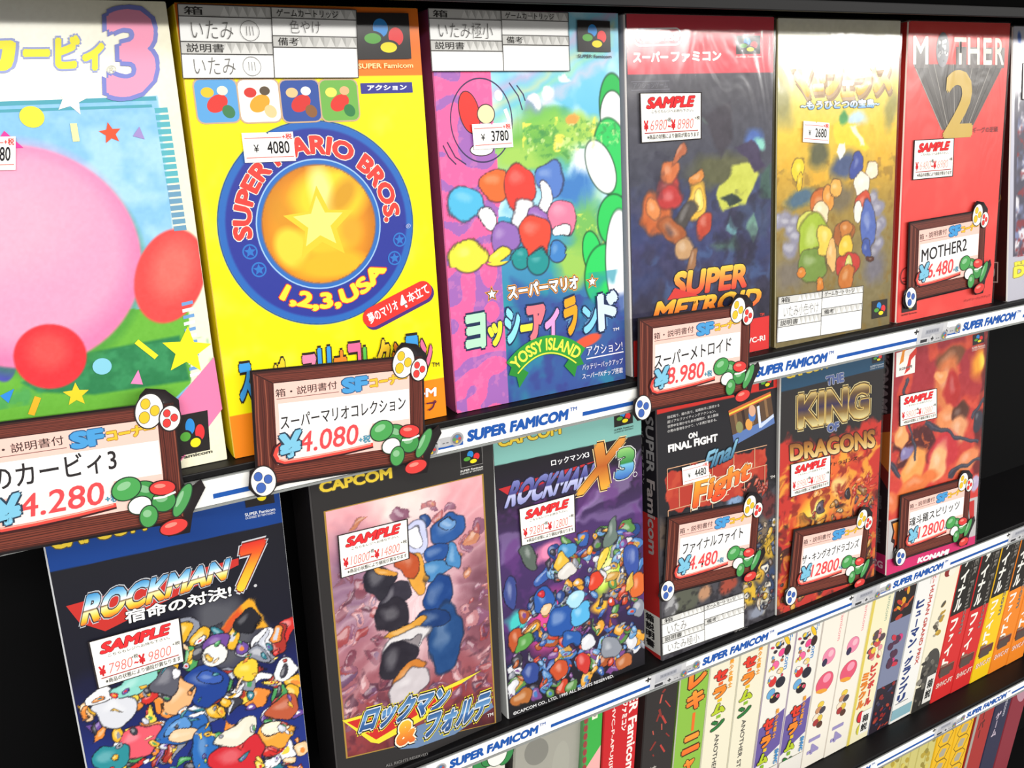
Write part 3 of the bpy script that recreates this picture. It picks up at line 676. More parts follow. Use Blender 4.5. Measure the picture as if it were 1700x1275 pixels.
lts = (('ヨ', (7.0,31.0), (18.6,31.3), (7.8,49.2), '#b4ecc4'), ('ッ', (21.2,30.3), (29.8,32.9), (19.6,41.9), '#f2e83c'), ('シ', (30.6,30.6), (39.7,32.3), (29.3,49.2), '#8edcf4'), ('ー', (38.6,36.0), (46.6,35.9), (38.7,40.0), '#f2e83c'), ('ア', (43.6,29.5), (55.0,29.6), (42.7,49.1), '#f47884'), ('イ', (53.0,29.9), (61.9,29.4), (53.8,46.3), '#f0a0d8'), ('ラ', (66.1,29.2), (74.8,31.2), (64.7,49.3), '#f6a420'), ('ン', (77.5,29.4), (88.0,30.6), (76.4,44.2), '#86d0f4'), ('ド', (86.8,29.0), (100.4,30.3), (86.4,49.7), '#cfe2fa'))
for kind in (0, 1):
    for ch, bl, br, tl, col in lts:
        if kind == 0: p.text(ch, bl, br, tl, '#5a86b4', .19)
    for ch, bl, br, tl, col in lts:
        if kind == 1: p.text(ch, bl, br, tl, col, .07, out=((.055, '#1c2c50'),))
b0, b1, b2 = np.array((35.2,15.6)), np.array((53.1,32.1)), np.array((72.5,15.3))
def bez(t): return (1 - t) ** 2 * b0 + 2 * t * (1 - t) * b1 + t * t * b2
def nrm(t):
    d = 2 * (1 - t) * (b1 - b0) + 2 * t * (b2 - b1); d = d / np.hypot(*d); return np.array([-d[1], d[0]])
ts = [k / 16 for k in range(17)]
p.poly([tuple(bez(t) + nrm(t) * 8.5) for t in ts] + [tuple(bez(t) - nrm(t) * 1.6) for t in reversed(ts)], '#2f9a38')
p.poly([(35.9,27.5),(30.6,15.0),(35.1,13.3),(36.3,7.2),(42.3,14.4),(38.4,17.3)], '#2a8a34'); p.poly([(72.8,21.8),(76.8,13.2),(72.4,13.0),(70.6,7.2),(64.4,14.3),(67.8,17.9)], '#2a8a34')
p.line([tuple(bez(t) - nrm(t) * .9) for t in ts], .7, '#f2e24a')
p.text('YOSSY ISLAND', (0, 0), (1, 0), (0, 1), '#f4ea4e', .03, warp=lambda x, y: tuple(bez(.02 + x * .96) + nrm(x) * (.5 + y * 6.6)))
p.text('アクション!', (78.9,17.3), (102.5,16.9), (78.6,22.7), '#fdf4fa', .0); p.line([(78.4,15.8),(103.0,15.9)], .6, '#fdf4fa')
p.text('バッテリーバックアップ', (75.6,9.9), (102.3,9.3), (75.7,13.1), '#f0ecf8', .005); p.text('スーパーFXチップ搭載', (75.4,5.0), (102.2,4.2), (75.5,8.1), '#f0ecf8', .005)
p.text('TM', (96.1,28.3), (100.3,28.4), (96.2,29.9), '#e8e8f0', .02)
console_logo(p, (79.5,171.5), (99.2,171.2), (79.4,186.1), 'SUPER Famicom', '#3a3a4a')
p.build('cover_print', M_COAT, r, A)
condition_label(r, (-1.0,163.0), (73.8,162.4), (-0.9,189.8), 'いたみ極小')
price_sticker(r, (18.2,127.5), (39.7,127.7), (17.8,139.1), '3780')

# ---- dark space scene box
r = std(('#3a3844', '#e6e2da', '#3a3844', '#d84a58', '#d8302e', '#efece6'), (327.41, 5.52, 50.76, 8.95, 0.85), 'dark sci-fi game box with red top band and large orange lettering, wrapped in glossy film', G1)
A = Art(1.5, 104.7, 0.3, 189.7, 0.5, '#3c3b48')
A.grad([(0, '#28262f'), (40, '#33314a'), (75, '#3c3c6a'), (105, '#3f4152'), (150, '#48464f'), (190, '#4c4a55')])
A.wash(16, '#34406e', .5, .7, .7, 3, (A.W < 105)); A.wash(9, '#4a6a9a', .6, .75, .5, 4, (A.W < 95))
A.blob((67.4,108.8), 24, 9, '#5a5a3a', 0, .7); A.blob((60.4,133.5), 8, 2, '#7aa88a', -12, .8); A.blob((89.9,123.8), 6, 6, '#4a6ab0', 30, .7); A.blob((94.8,121.0), 4, 2.5, '#8ad0c0', -20, .8)
A.poly([(51.4,137.1),(71.9,146.3),(74.3,127.9),(66.2,116.5),(58.1,126.9)], '#3a3440', 3)
A.poly([(66.3,99.4),(74.5,110.9),(91.3,111.7),(93.8,104.5),(85.8,88.7),(66.5,85.3),(63.7,93.5)], '#c8cc52', 1.5)
A.poly([(74.4,122.0),(88.6,123.9),(99.9,109.4),(91.3,106.4),(84.0,113.8)], '#3c3050', 1.5); A.poly([(95.1,104.4),(104.9,110.9),(105.3,89.9),(94.1,90.8)], '#3c5a52', 2)
A.poly([(66.4,92.3),(74.6,95.7),(83.0,92.0),(71.9,86.8)], '#2c3a34', 1.5); A.poly([(80.2,89.2),(103.0,87.4),(103.4,67.5),(89.0,65.8),(78.9,79.1)], '#3c4a6a', 4, .8)
A.poly([(72.0,81.8),(80.3,76.9),(77.6,69.0),(69.3,74.9)], '#74a8b0', 1.5); A.poly([(88.7,84.4),(94.6,73.6),(90.4,64.6),(86.0,74.4)], '#6c9486', 1.5); A.poly([(58.4,67.8),(77.6,70.0),(80.5,62.5),(61.1,62.5)], '#4c6a5c', 4, .8)
A.wash(9, '#1f1d30', .52, .75, .6, 9, (A.W < (-9.0,98.1)[1]) * (A.U > 60))
for q, a, b, col, rt in (((29.0,100.4), 15, 19, '#b83a34', 10), ((29.1,110.3), 11, 13, '#d0703a', 20), ((35.8,118.9), 4, 14, '#b8643c', -35), ((49.0,96.4), 13, 14, '#e0b03c', 0), ((47.9,104.9), 10, 5, '#d88a3a', 40), ((19.7,88.2), 21, 23, '#c4622c', 0), ((17.9,90.8), 10, 10, '#e08a4a', 0), ((29.8,96.1), 16, 14, '#c03434', 0), ((48.5,91.7), 14, 20, '#e8b83c', -10), ((49.1,92.6), 7, 11, '#f4d868', -10), ((39.9,85.5), 18, 9, '#4a4440', 40), ((29.6,77.6), 22, 12, '#a85a2c', -30), ((53.0,79.4), 8, 16, '#c0442c', -40), ((37.8,67.9), 14, 12, '#c49a6c', 20), ((43.0,60.9), 6, 16, '#9a6a44', -30)):
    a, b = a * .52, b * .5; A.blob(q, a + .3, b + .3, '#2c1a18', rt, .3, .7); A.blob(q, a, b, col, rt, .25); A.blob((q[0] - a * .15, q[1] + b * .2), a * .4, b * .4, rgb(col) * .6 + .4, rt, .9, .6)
A.wash(11, '#26233a', .55, .75, .5, 15, (A.W < (-8.2,120.5)[1]) * (A.W > (-10.2,62.4)[1]) * (A.U < 30)); A.swirl(7, 2.2, 3); A.mott(4, .05, 8)
A.poly([(-2, (0.5,160.5)[1]), (110, (103.1,160.3)[1]), (110, 195), (-2, 195)], '#e04856', .3)
A.poly([(-2, (1.4,20.8)[1]), (110, (104.4,20.4)[1]), (110, -5), (-2, -5)], '#dd2f2e', .3)
p = print_z()
def caps(a, b, h, col, wd):   # outlined capsule between two points
    a, b = np.array(a), np.array(b)
    p.line([(a[0] + math.cos(rad(t)) * h, a[1] + math.sin(rad(t)) * h) for t in range(90, 271, 15)] + [(b[0] + math.cos(rad(t)) * h, b[1] + math.sin(rad(t)) * h) for t in range(-90, 91, 15)], wd, col, True)
caps((10.0,178.5), (33.5,179.1), 4.0, '#fdf2f0', .9)
p.text('Nintendo', (8.0,176.5), (35.8,176.9), (8.1,180.3), '#fdf2f0', .05)
p.text('スーパー', (5.0,166.2), (28.3,166.2), (5.1,171.7), '#fdf2f0', .06); p.text('ファミコン', (30.1,166.1), (65.5,166.5), (30.0,171.7), '#fdf2f0', .06)
p.line([(3.5,156.9),(28.9,157.0),(29.1,152.8),(3.6,152.7)], .3, '#7a7884', True); p.text('アクションゲーム', (4.8,153.4), (27.8,153.5), (4.7,156.5), '#7a7884', -.01)
console_logo(p, (76.3,170.2), (94.5,170.3), (76.2,179.8), 'SUPER Famicom', '#fbe8e4')
G = [(0, '#d83a34'), (.4, '#f0783a'), (1, '#f6d84a')]
p.text('SUPER', (28.8,41.0), (85.7,40.0), (31.2,55.7), G, .05, out=((.03, '#1c1418'),))
p.poly([(31.1,46.6),(25.4,40.5),(48.9,40.0)], '#d83a34')
p.text('METROID', (14.1,29.5), (95.4,27.5), (18.5,40.7), [(0, '#e8582e'), (.5, '#f0902e'), (1, '#f6d23c')], .05, out=((.03, '#1c1418'),))
p.text('TM', (96.7,21.2), (100.2,21.2), (96.6,23.0), '#e8442e', .02)
p.text('SHVC-RI', (79.6,5.8), (101.4,5.9), (79.3,9.2), '#fbeeea', .03)
p.build('cover_print', M_COAT, r, A)
sample_sticker(r, (8.6,151.0), (49.9,150.4), (9.0,126.3), (49.7,126.6), '6980', '8980')
film(r, W, H, D)

# ---- golden landscape box
r = std(('#d8b440', '#6a6038', '#d8b440', '#efe4b0', '#8a7c4a', '#cfc69a'), (435.55, 4.96, 50.76, 9.77, 0.67), 'golden yellow game box with a pale title and a white slip at its lower left', G1)
A = Art(0.3, 104.7, 0.3, 189.7, 0.55, '#d8b440')
A.grad([(0, '#7a6c44'), (30, '#857850'), (60, '#8e7c48'), (80, '#a88a38'), (100, '#d0a430'), (125, '#ecc838'), (150, '#f0dc74'), (165, '#f2ecc4'), (190, '#f4f0dc')])
A.blob((2.5,146.0), 8, 16, '#8c8a58', 20, .8, .8); A.blob((98.6,136.8), 5, 12, '#8c8a58', -10, .8, .7); A.blob((43.0,159.5), 40, 14, '#fdf0c0', 0, .9, .6)
A.wash(10, '#f0b428', .52, .7, .7, 7, (A.W < 130) * (A.W > 85)); A.wash(5, '#8a6a24', .58, .72, .5, 9, (A.W < 110))
A.blob((57.1,105.5), 12, 7, '#46567e', 12, .7); A.blob((34.6,113.5), 8, 8, '#5c5c3c', 0, .7); A.blob((20.4,88.9), 13, 5, '#4c6a80', 10, .7); A.blob((67.5,132.8), 9, 4, '#c4dcea', 0, .8)
A.poly([(46.4,130.2),(56.2,132.3),(66.4,128.6),(81.2,114.0),(77.4,112.1),(61.8,117.1),(49.1,120.2)], '#f2d42c', 1.5); A.poly([(61.3,128.8),(67.7,127.8),(75.9,116.4),(72.1,115.8)], '#fdf6d0', 1.5)
A.blob((56.1,134.0), 4, 4, '#4a9a50', 0, .6); A.poly([(51.6,120.1),(57.3,119.8),(58.1,113.9),(54.5,109.1),(51.2,114.3)], '#e8ece0', .8)
A.blob((54.2,86.4), 14, 8, '#7a6c50', 0, .8)
for a0, b0, c0 in (((2.4,76.7), (24.5,82.2), (11.7,59.2)), ((85.8,84.0), (100.0,68.1), (87.5,49.4))):
    for k in range(7):
        t = k / 6; q = np.array(a0) * (1 - t) ** 2 + 2 * t * (1 - t) * np.array(b0 if k % 2 else a0) * 0.5 + 2 * t * (1 - t) * np.array(b0) * .5 + t * t * np.array(c0); A.blob(q, 5, 5, '#8f8c9e', 0, .6); A.blob((q[0] - 1, q[1] + 1), 3, 2, '#b4b2be', 0, .9)
A.blob((12.0,44.2), 13, 9, '#7c7264', 0, .8); A.blob((88.0,39.3), 10, 10, '#77727a', 0, .8)
for q, a, b, col, rt in (((17.5,106.2), 12, 15, '#f0d024', 0), ((19.2,99.1), 5, 12, '#e0bc20', 0), ((68.7,104.9), 12, 17, '#3c4c9a', -25), ((83.2,101.4), 12, 14, '#f6e4c8', -30), ((73.7,93.5), 14, 16, '#f4ead8', 0), ((75.7,81.9), 15, 16, '#cc4a2c', 0), ((71.6,77.4), 7, 14, '#f0ece0', 0), ((80.7,66.9), 14, 34, '#566cb4', 5), ((79.9,53.2), 9, 14, '#4458a0', 0), ((83.2,45.9), 9, 5, '#5a3020', 0), ((37.8,84.8), 19, 20, '#cc6a24', 0), ((44.6,87.1), 10, 18, '#e49a3c', 20), ((49.9,92.3), 10, 11, '#ecb050', 0), ((38.0,79.2), 16, 14, '#f2dcb4', 0), ((27.4,71.7), 20, 18, '#d4d460', 0), ((31.6,61.9), 29, 36, '#a4bc34', 0), ((30.6,47.7), 28, 24, '#74903c', 0), ((41.2,61.9), 14, 22, '#e8cc50', 20), ((21.3,43.1), 9, 7, '#d8822c', 0), ((37.8,35.3), 8, 9, '#d8822c', 0), ((58.5,65.0), 22, 16, '#a8602a', 0), ((59.8,67.3), 14, 11, '#c87c34', 0), ((61.0,56.1), 14, 16, '#f2c63c', 0), ((48.4,51.6), 9, 22, '#e8b870', 0), ((62.8,44.1), 22, 17, '#c43a30', 0), ((62.8,45.1), 9, 12, '#d0d070', 0), ((61.7,36.4), 16, 17, '#c8742c', 0)):
    a, b = a * .46, b * .47; A.blob(q, a + .35, b + .35, '#3c2a1c', rt, .12); A.blob(q, a, b, col, rt, .12); A.blob((q[0] - a * .15, q[1] + b * .22), a * .35, b * .3, rgb(col) * .55 + .45, rt, .9, .6)
A.swirl(6, 1.6, 5); A.mott(3, .035, 4)
p = print_z()
G = [(0, '#e8a83a'), (.35, '#f8dc8a'), (.7, '#fffaf0'), (1, '#fff6dc')]
ttl = (('マ', (12.1,146.5), (31.4,146.1), (8.4,168.4)), ('ー', (28.4,149.3), (37.9,149.5), (28.3,154.1)), ('ヴ', (35.0,146.8), (55.6,147.1), (33.2,168.3)), ('ェ', (52.6,145.6), (64.4,145.7), (52.3,155.7)), ('ラ', (62.5,146.2), (81.0,147.0), (60.5,165.7)), ('ス', (80.9,147.4), (97.9,148.7), (81.4,165.6)))
for dx, dz, kk in ((1.8, -3.6, '#a88a68'), (.9, -1.8, '#c0a27c')):
    for ch, bl, br, tl in ttl: p.text(ch, np.array(bl) + (dx, dz), np.array(br) + (dx, dz), np.array(tl) + (dx, dz), kk, .09)
for ch, bl, br, tl in ttl: p.text(ch, bl, br, tl, G, .08)
p.text('~もうひとつの宝島~', (18.6,139.4), (87.2,139.0), (18.5,144.7), [(0, '#5a9ad8'), (.5, '#e8f4fc'), (1, '#ffffff')], .05, out=((.06, '#4a5a6c'),))
console_logo(p, (86.6,6.3), (101.6,6.1), (86.3,18.0))
p.build('cover_print', M_COAT, r, A)
condition_label(r, (0.1,4.1), (75.4,1.7), (1.1,31.9), 'いたみ小色やけ')
price_sticker(r, (20.1,121.4), (42.0,119.4), (20.4,133.4), '2680')
film(r, W, H, D)

# ---- red box with gold numeral
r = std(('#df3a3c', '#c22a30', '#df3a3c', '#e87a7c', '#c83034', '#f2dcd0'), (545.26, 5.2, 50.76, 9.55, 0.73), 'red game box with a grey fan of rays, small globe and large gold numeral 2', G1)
A = Art(2.0, 104.7, 0.3, 189.7, 0.6, '#e6443f'); A.wash(20, '#ee5c52', .5, .8, .6, 4)
A.poly([(6.3,164.4),(100.0,163.2),(68.9,122.2),(37.8,123.2)], '#57524e', .4)
p = print_z()
for k in range(15):
    t = k / 14; a = np.array((6.7,164.6)) * (1 - t) + np.array((99.6,163.4)) * t; b = np.array((38.0,123.5)) * (1 - t) + np.array((68.5,122.5)) * t
    p.line([tuple(a), tuple(b)], .28 + .25 * (k % 3 == 0), ('#a8a29a', '#3e3a38', '#8a847e')[k % 3])
for t0, t1 in ((.0, .17), (.45, .55), (.58, .68), (.74, .84), (.87, 1)):
    for t in (t0, t1):
        pass
for a, b in (((5.1,181.1), (20.8,164.0)), ((46.1,180.6), (59.0,163.5)), ((59.6,180.4), (73.3,163.4)), ((76.1,180.2), (86.8,163.3)), ((89.1,180.3), (100.0,163.2))):
    p.poly([(a[0] + 2, a[1] - 6), (b[0], a[1] - 6), (b[0] + 1, b[1] - 2), (a[0] + 3, b[1] - 2)], '#6c6460')
p.text('M', (6.0,164.1), (20.8,164.0), (4.8,181.1), '#ece4d4', .02)
for ch, x0, x1 in (('T', 484, 568), ('H', 578, 662), ('E', 688, 748), ('R', 772, 832)):
    f = lambda x, y: x
    p.text(ch, {484: (47.0,163.7), 578: (60.9,163.5), 688: (77.5,163.3), 772: (90.5,163.1)}[x0], {568: (59.4,163.6), 662: (73.6,163.4), 748: (86.8,163.2), 832: (100.0,163.0)}[x1], {484: (45.5,180.6), 578: (59.3,180.5), 688: (75.7,180.4), 772: (88.6,180.3)}[x0], '#ece4d4', .02)
g = np.array((34.4,172.8)); p.ell(tuple(g), 6.4, 10.6, '#77777c', 3)
rn = random.Random(4)
for k in range(26):
    a, q = rn.uniform(0, 6.28), rn.uniform(0, .82) ** .6; p.ell((g[0] + 5.4 * q * math.cos(a), g[1] + 9.2 * q * math.sin(a)), rn.uniform(.5, 1.5), rn.uniform(.5, 1.4), rn.choice(('#e8e6e2', '#f4f2ee', '#4c4c52', '#a8a8aa', '#5c5c62')), rn.uniform(0, 180))
p.text('2', (38.2,117.6), (69.7,117.3), (38.8,160.7), '#c9a84a', .035)
p.text('ギーグの逆襲', (70.3,119.9), (98.3,119.6), (70.0,123.6), '#7a2226', .01)
console_logo(p, (5.3,6.6), (20.5,6.7), (4.9,17.3), 'SUPER Famicom', '#5a1416', '#2a2224')
p.text('バッテリーバックアップ', (71.8,5.1), (102.1,5.1), (71.6,7.0), '#7a1c20', .01)
caps2 = (8.0,31.2); p.ring(caps2, 5.2, 5.9, '#5a1416', 28); p.text('ニ', (4.6,27.3), (8.0,27.3), (4.4,30.2), '#5a1416', .02)
p.build('cover_print', M_COAT, r, A)
sample_sticker(r, (9.8,117.8), (49.5,117.3), (9.9,93.4), (50.1,93.1), '6480', '6980', faint=True)
film(r, W, H, D, mat=M_THIN)

# ---- silver box cut by the frame
r = std(('#c9c9d6', '#341c1a', '#c9c9d6', '#d8d8e0', '#a8a8b4', '#ece9e2'), (662.28, 2.78, 50.76, 12.53, 0.45), 'silver grey game box with a dark picture, last on the right of the upper shelf', G1)
A = Art(1.5, 104.7, 0.3, 189.7, 0.7, '#c9c9d8')
A.grad([(0, '#bdbcc8'), (90, '#c6c6d6'), (190, '#e4e2ec')])
A.poly([(3.4,170.8),(105.7,167.5),(125.2,37.8),(6.1,32.1)], '#4a4658', .5)
A.wash(14, '#8a94c0', .5, .7, .9, 3, (A.U > 8) * (A.U < 100) * (A.W < (9.2,169.8)[1]) * (A.W > (11.4,31.7)[1]))
A.wash(8, '#f0eef2', .55, .72, .9, 6, (A.U > 8) * (A.W < (9.2,169.8)[1]) * (A.W > (11.4,31.7)[1])); A.wash(7, '#8a2c34', .6, .72, .9, 16, (A.U > 8) * (A.W < (10.7,131.9)[1]) * (A.W > (11.4,31.7)[1]))
A.blob((7.8,182.4), 2, 4, '#5a7ac8', 10, .6)
p = print_z()
p.text('RETURN OF', (8.5,24.8), (85.8,27.1), (8.0,28.1), '#efe63a', .06, out=((.06, '#a89c3a'),)); p.text('DOUBLE', (7.0,16.5), (78.5,19.0), (7.4,24.8), '#f0e83c', .07, out=((.06, '#a89c3a'),))
p.build('cover_print', M_COAT, r, A)
q = Print(0.05)   # printed left side: u runs back to front
def side(d, v): return (d, v)
q.rect((0.7, 1), (D - .7, 189), '#321b19'); q.text('SUPER Famicom', (8, 150), (8, 70), (16, 150), '#8a8084', .02)
for v, s in ((96, 1), (66, 2)):
    rn = random.Random(s); q.line([(14 + rn.uniform(-5, 5), v + k * 3 - 10) for k in range(9)], .9, '#a8902a'); q.line([(17 + rn.uniform(-5, 5), v + k * 3 - 10) for k in range(8)], .8, '#8a7424')
q.rect((1.5, 14), (21, 29), '#d8ccc0'); q.rect((2.3, 14.8), (20.2, 28.2), '#2c1a18'); q.text('WD', (4, 16.5), (18.5, 16.5), (4, 26.5), '#e4dcd0', .03)
o = q.build('spine_print', M_COAT, r); o.rotation_euler = (0, 0, rad(-90)); o.location = (0, D * MM, 0)
sample_sticker(r, (11.0,165.1), (56.9,162.9), (11.1,141.4), (57.5,136.9), '4980', '5980', faint=True)
film(r, W, H, D)

# ================================================================ SECOND ROW OF BOXES
G2 = 'game boxes facing out on the second shelf'
Z2 = -158.74
def side_print(parent, q):
    o = q.build('spine_print', M_COAT, parent); o.rotation_euler = (0, 0, rad(-90)); o.location = (0, D * MM, 0); return o
YEL = '#e8c93e'
def maker(p, bl, br, tl):
    p.text('CAPCOM', bl, br, tl, YEL, .045, out=((.05, '#5a5030'),))

# ---- black box with blue band and crowded picture
r = std(('#1d1d24', '#141418', '#1d1d24', '#1f4fa8', '#1c2456', '#e4e6ea'), (27.72, 10.26, Z2, 6.65, -1.28), 'black game box with blue top band and slanted chrome lettering, first on second shelf', G2)
A = Art(0.8, 104.7, 0.3, 189.7, 0.45, '#1d1d24')
A.grad([(0, '#2a3a8a'), (60, '#20307a'), (90, '#1c2050'), (110, '#1a1a28'), (190, '#202024')])
A.blob((71.1,109.4), 16, 20, '#55565e', 20, .6); A.poly([(67.2,111.8),(85.7,127.0),(90.2,114.2),(89.5,102.2),(79.4,117.6)], '#e8a42a', 1); A.poly([(67.2,111.8),(79.9,122.2),(82.4,116.6),(72.1,109.0)], '#d4562a', 2)
PAL = ['#e8e8ee', '#c8ccd8', '#d0322e', '#e8b02e', '#f0c89a', '#2f7a8a', '#6a4a9a', '#3a3a44', '#a8342c', '#4a9a5a', '#e88a3a', '#8a8e9c', '#f6d04a']
A.shards([(3.6,95.9),(8.1,101.3),(34.4,99.0),(51.8,119.1),(72.2,110.2),(100.9,106.0),(103.2,73.6),(103.2,13.5),(101.5,-42.8),(7.4,3.0)], 260, PAL, 1.8, 7.5, 5)
for q, a, b, col, rt in (((59.7,84.0), 14, 18, '#20408e', -12), ((61.7,87.0), 7, 8, '#3a5cae', 0), ((43.9,64.5), 14.5, 14, '#2a63ae', 0), ((43.3,67.8), 8, 5, '#5a92d0', 20), ((44.3,59.9), 7, 6.5, '#f0c8a0', 0), ((54.2,47.1), 10, 22, '#2c6ab4', 10), ((68.0,105.5), 9, 7, '#6f4a96', 0), ((66.3,100.0), 8, 7, '#ecebe4', 0), ((82.9,111.6), 9, 8, '#24242c', 30), ((78.9,84.7), 9, 10, '#eec83a', 20), ((17.0,85.1), 12, 11, '#d4d6de', 20), ((24.0,65.5), 14, 13, '#e25a6a', 30), ((11.6,60.6), 12, 10, '#2c8a94', 0), ((93.7,57.6), 10, 10, '#b8583a', 0), ((89.9,43.3), 16, 9, '#eea03a', -10), ((90.3,46.4), 11, 4, '#f6e8d0', -10), ((70.4,37.9), 20, 14, '#cc2a34', 0), ((69.9,52.4), 14, 9, '#e4dfcc', 10), ((12.8,94.9), 9, 6, '#f2f2f4', 25), ((26.4,97.1), 14, 8, '#8ad0c4', 20), ((97.1,79.6), 9, 8, '#eceef2', 0), ((45.4,84.2), 9, 12, '#eab07a', 0), ((41.5,92.9), 10, 9, '#5a5a66', 0)):
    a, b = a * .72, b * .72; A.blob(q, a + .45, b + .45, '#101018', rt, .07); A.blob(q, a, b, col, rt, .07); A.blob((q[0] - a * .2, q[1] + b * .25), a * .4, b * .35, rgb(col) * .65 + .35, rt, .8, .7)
A.shards([(8.1,101.3),(34.1,96.7),(51.4,107.4),(100.4,101.2),(103.2,13.5),(8.7,53.3)], 90, PAL, 1.0, 2.6, 15, w=.3)
A.swirl(7, 3.0, 4, (A.W < (-21.3,148.7)[1]))
A.poly([(-2, (1.8,162.9)[1]), (110, (105.3,160.9)[1]), (110, 195), (-2, 195)], '#173f88', .3)
p = print_z()
maker(p, (2.8,172.9), (42.8,172.6), (3.2,181.5))
p.poly([(4.5,144.9),(81.7,147.8),(81.3,144.2),(18.4,127.7),(8.6,135.1)], '#c5342e')
G = [(0, '#e86a2a'), (.18, '#f6c83a'), (.4, '#fbeeb0'), (.46, '#6a4a2a'), (.5, '#ffffff'), (.68, '#a8d8f0'), (1, '#3a8cc8')]
p.text('ROCKMAN', (8.5,133.1), (74.4,138.2), (13.7,148.2), G, .05, out=((.06, '#c8ccd2'), (.035, '#3a3438')), taper=.72)
p.text('7', (77.1,129.6), (89.7,129.8), (83.5,154.6), [(0, '#f6d03a'), (.4, '#f2b02e'), (.75, '#e8602a'), (1, '#d8342a')], .05, out=((.05, '#c8ccd2'), (.025, '#7a2a20')))
p.text('宿命の対決!', (27.4,128.5), (76.2,128.3), (27.7,135.3), '#f4f4f4', .03, out=((.05, '#0a0a0c'),))
console_logo(p, (88.0,172.9), (102.0,172.3), (87.6,188.5)); p.text('SUPER Famicom', (87.2,168.6), (101.8,168.2), (87.1,170.2), '#e8ecf4', .02); p.text('LICENSED BY NINTENDO', (87.3,167.0), (101.6,166.6), (87.2,168.2), '#e8ecf4', .0)
p.ell((88.0,131.1), .8, .8, '#c8c8cc')
p.build('cover_print', M_COAT, r, A)
sample_sticker(r, (11.0,124.8), (50.6,125.0), (11.5,100.2), (49.9,101.5), '7980', '9800')

# ---- charcoal box with framed pink picture
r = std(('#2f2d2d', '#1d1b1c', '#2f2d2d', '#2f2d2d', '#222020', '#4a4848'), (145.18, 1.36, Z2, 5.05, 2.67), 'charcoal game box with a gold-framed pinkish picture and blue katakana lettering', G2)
fq = [(6.7,166.9), (97.3,163.8), (100.3,1.2), (6.3,20.1)]
u0, u1, v0, v1 = min(q[0] for q in fq), max(q[0] for q in fq), min(q[1] for q in fq), max(q[1] for q in fq)
A = Art(max(u0, .8), min(u1, 104), v0, v1, 0.45, '#a86a78')
A.grad([(v0, '#4c2228'), (v0 + 25, '#8a3a3e'), (v0 + 60, '#9a5a64'), (v0 + 100, '#b07a88'), (v1, '#f0aab0')])
cq = (53.9,107.1)
A.blob((50.8,159.4), 18, 14, '#e8dcd4', 0, .9); A.blob((16.0,123.2), 13, 28, '#7a5a78', 0, .9, .8); A.blob((92.4,88.9), 10, 28, '#6a3e4c', 0, .9, .8); A.blob(cq, 20, 44, '#ecccd0', 0, .9, .9)
A.shards([(8.7,133.4),(32.8,124.0),(28.8,69.3),(55.2,44.5),(66.1,54.4),(85.7,99.8),(98.9,95.4),(100.2,25.9),(7.8,33.2)], 120, ['#8a5468', '#7a4050', '#6a4a68', '#a8606a', '#9a4448', '#5c3444', '#b87a80', '#84506c'], 1.5, 5.5, 3, out='#6a4450', w=.25)
A.shards([(14.7,160.4),(30.3,152.9),(62.0,161.1),(94.3,139.2),(98.0,95.7),(82.6,107.7),(64.6,150.9)], 18, ['#a85a5c', '#c07a5a', '#8a5870', '#b8686a'], 2, 5, 8, out='#6a4450', w=.3)
A.swirl(5, 2.4, 16); A.rays(cq, 90, '#fbe8ea', .55, 4, 3, 120)
A.wash(5, '#4c2a38', .6, .75, .5, 6, (A.W < v0 + 70))
for q, a, b, col, rt in (((75.5,137.3), 19, 17, '#2f5a9c', 0), ((74.0,141.0), 8, 6, '#6a96c8', 0), ((61.0,144.8), 7, 11, '#2c4a84', 30), ((54.1,136.4), 19, 22, '#c8ccec', 0), ((54.2,138.0), 10, 11, '#f4f4fc', 0), ((66.5,126.1), 14, 13, '#2a5296', 0), ((66.0,115.6), 20, 13, '#4a86bc', 0), ((76.3,119.8), 7, 20, '#4a86bc', 10), ((65.9,98.0), 17, 30, '#1f4484', -8), ((70.4,70.5), 22, 50, '#23497e', -4), ((62.7,85.5), 24, 12, '#1c3a70', -10), ((32.4,119.3), 17, 21, '#2c2a34', 0), ((35.9,124.5), 14, 6, '#d8963a', -30), ((54.5,116.9), 10, 26, '#e0a040', 5), ((50.1,123.2), 9, 22, '#b8502c', 25), ((41.1,108.2), 18, 14, '#34303c', 30), ((38.6,95.9), 17, 26, '#2c2832', 20), ((45.2,85.1), 26, 6, '#d89a3c', 8), ((45.5,77.3), 31, 16, '#d8d4d6', 12), ((44.5,75.1), 25, 10, '#8c8488', 12), ((40.0,68.3), 24, 24, '#2a2630', 20), ((45.9,57.2), 24, 12, '#c87a30', 20), ((45.4,50.4), 24, 18, '#c8c0c4', 10)):
    a, b = a * .5, b * .46; A.blob(q, a + .4, b + .4, '#1c1a24', rt, .1); A.blob(q, a, b, col, rt, .12); A.blob((q[0] - a * .25, q[1] + b * .25), a * .4, b * .4, rgb(col) * .6 + .4, rt, .9, .6)
A.swirl(7, 2.6, 6); A.mott(5, .03, 9)
p = print_z()
ui, vi = (A.u[0], A.u[-1]), (A.v[0], A.v[-1])
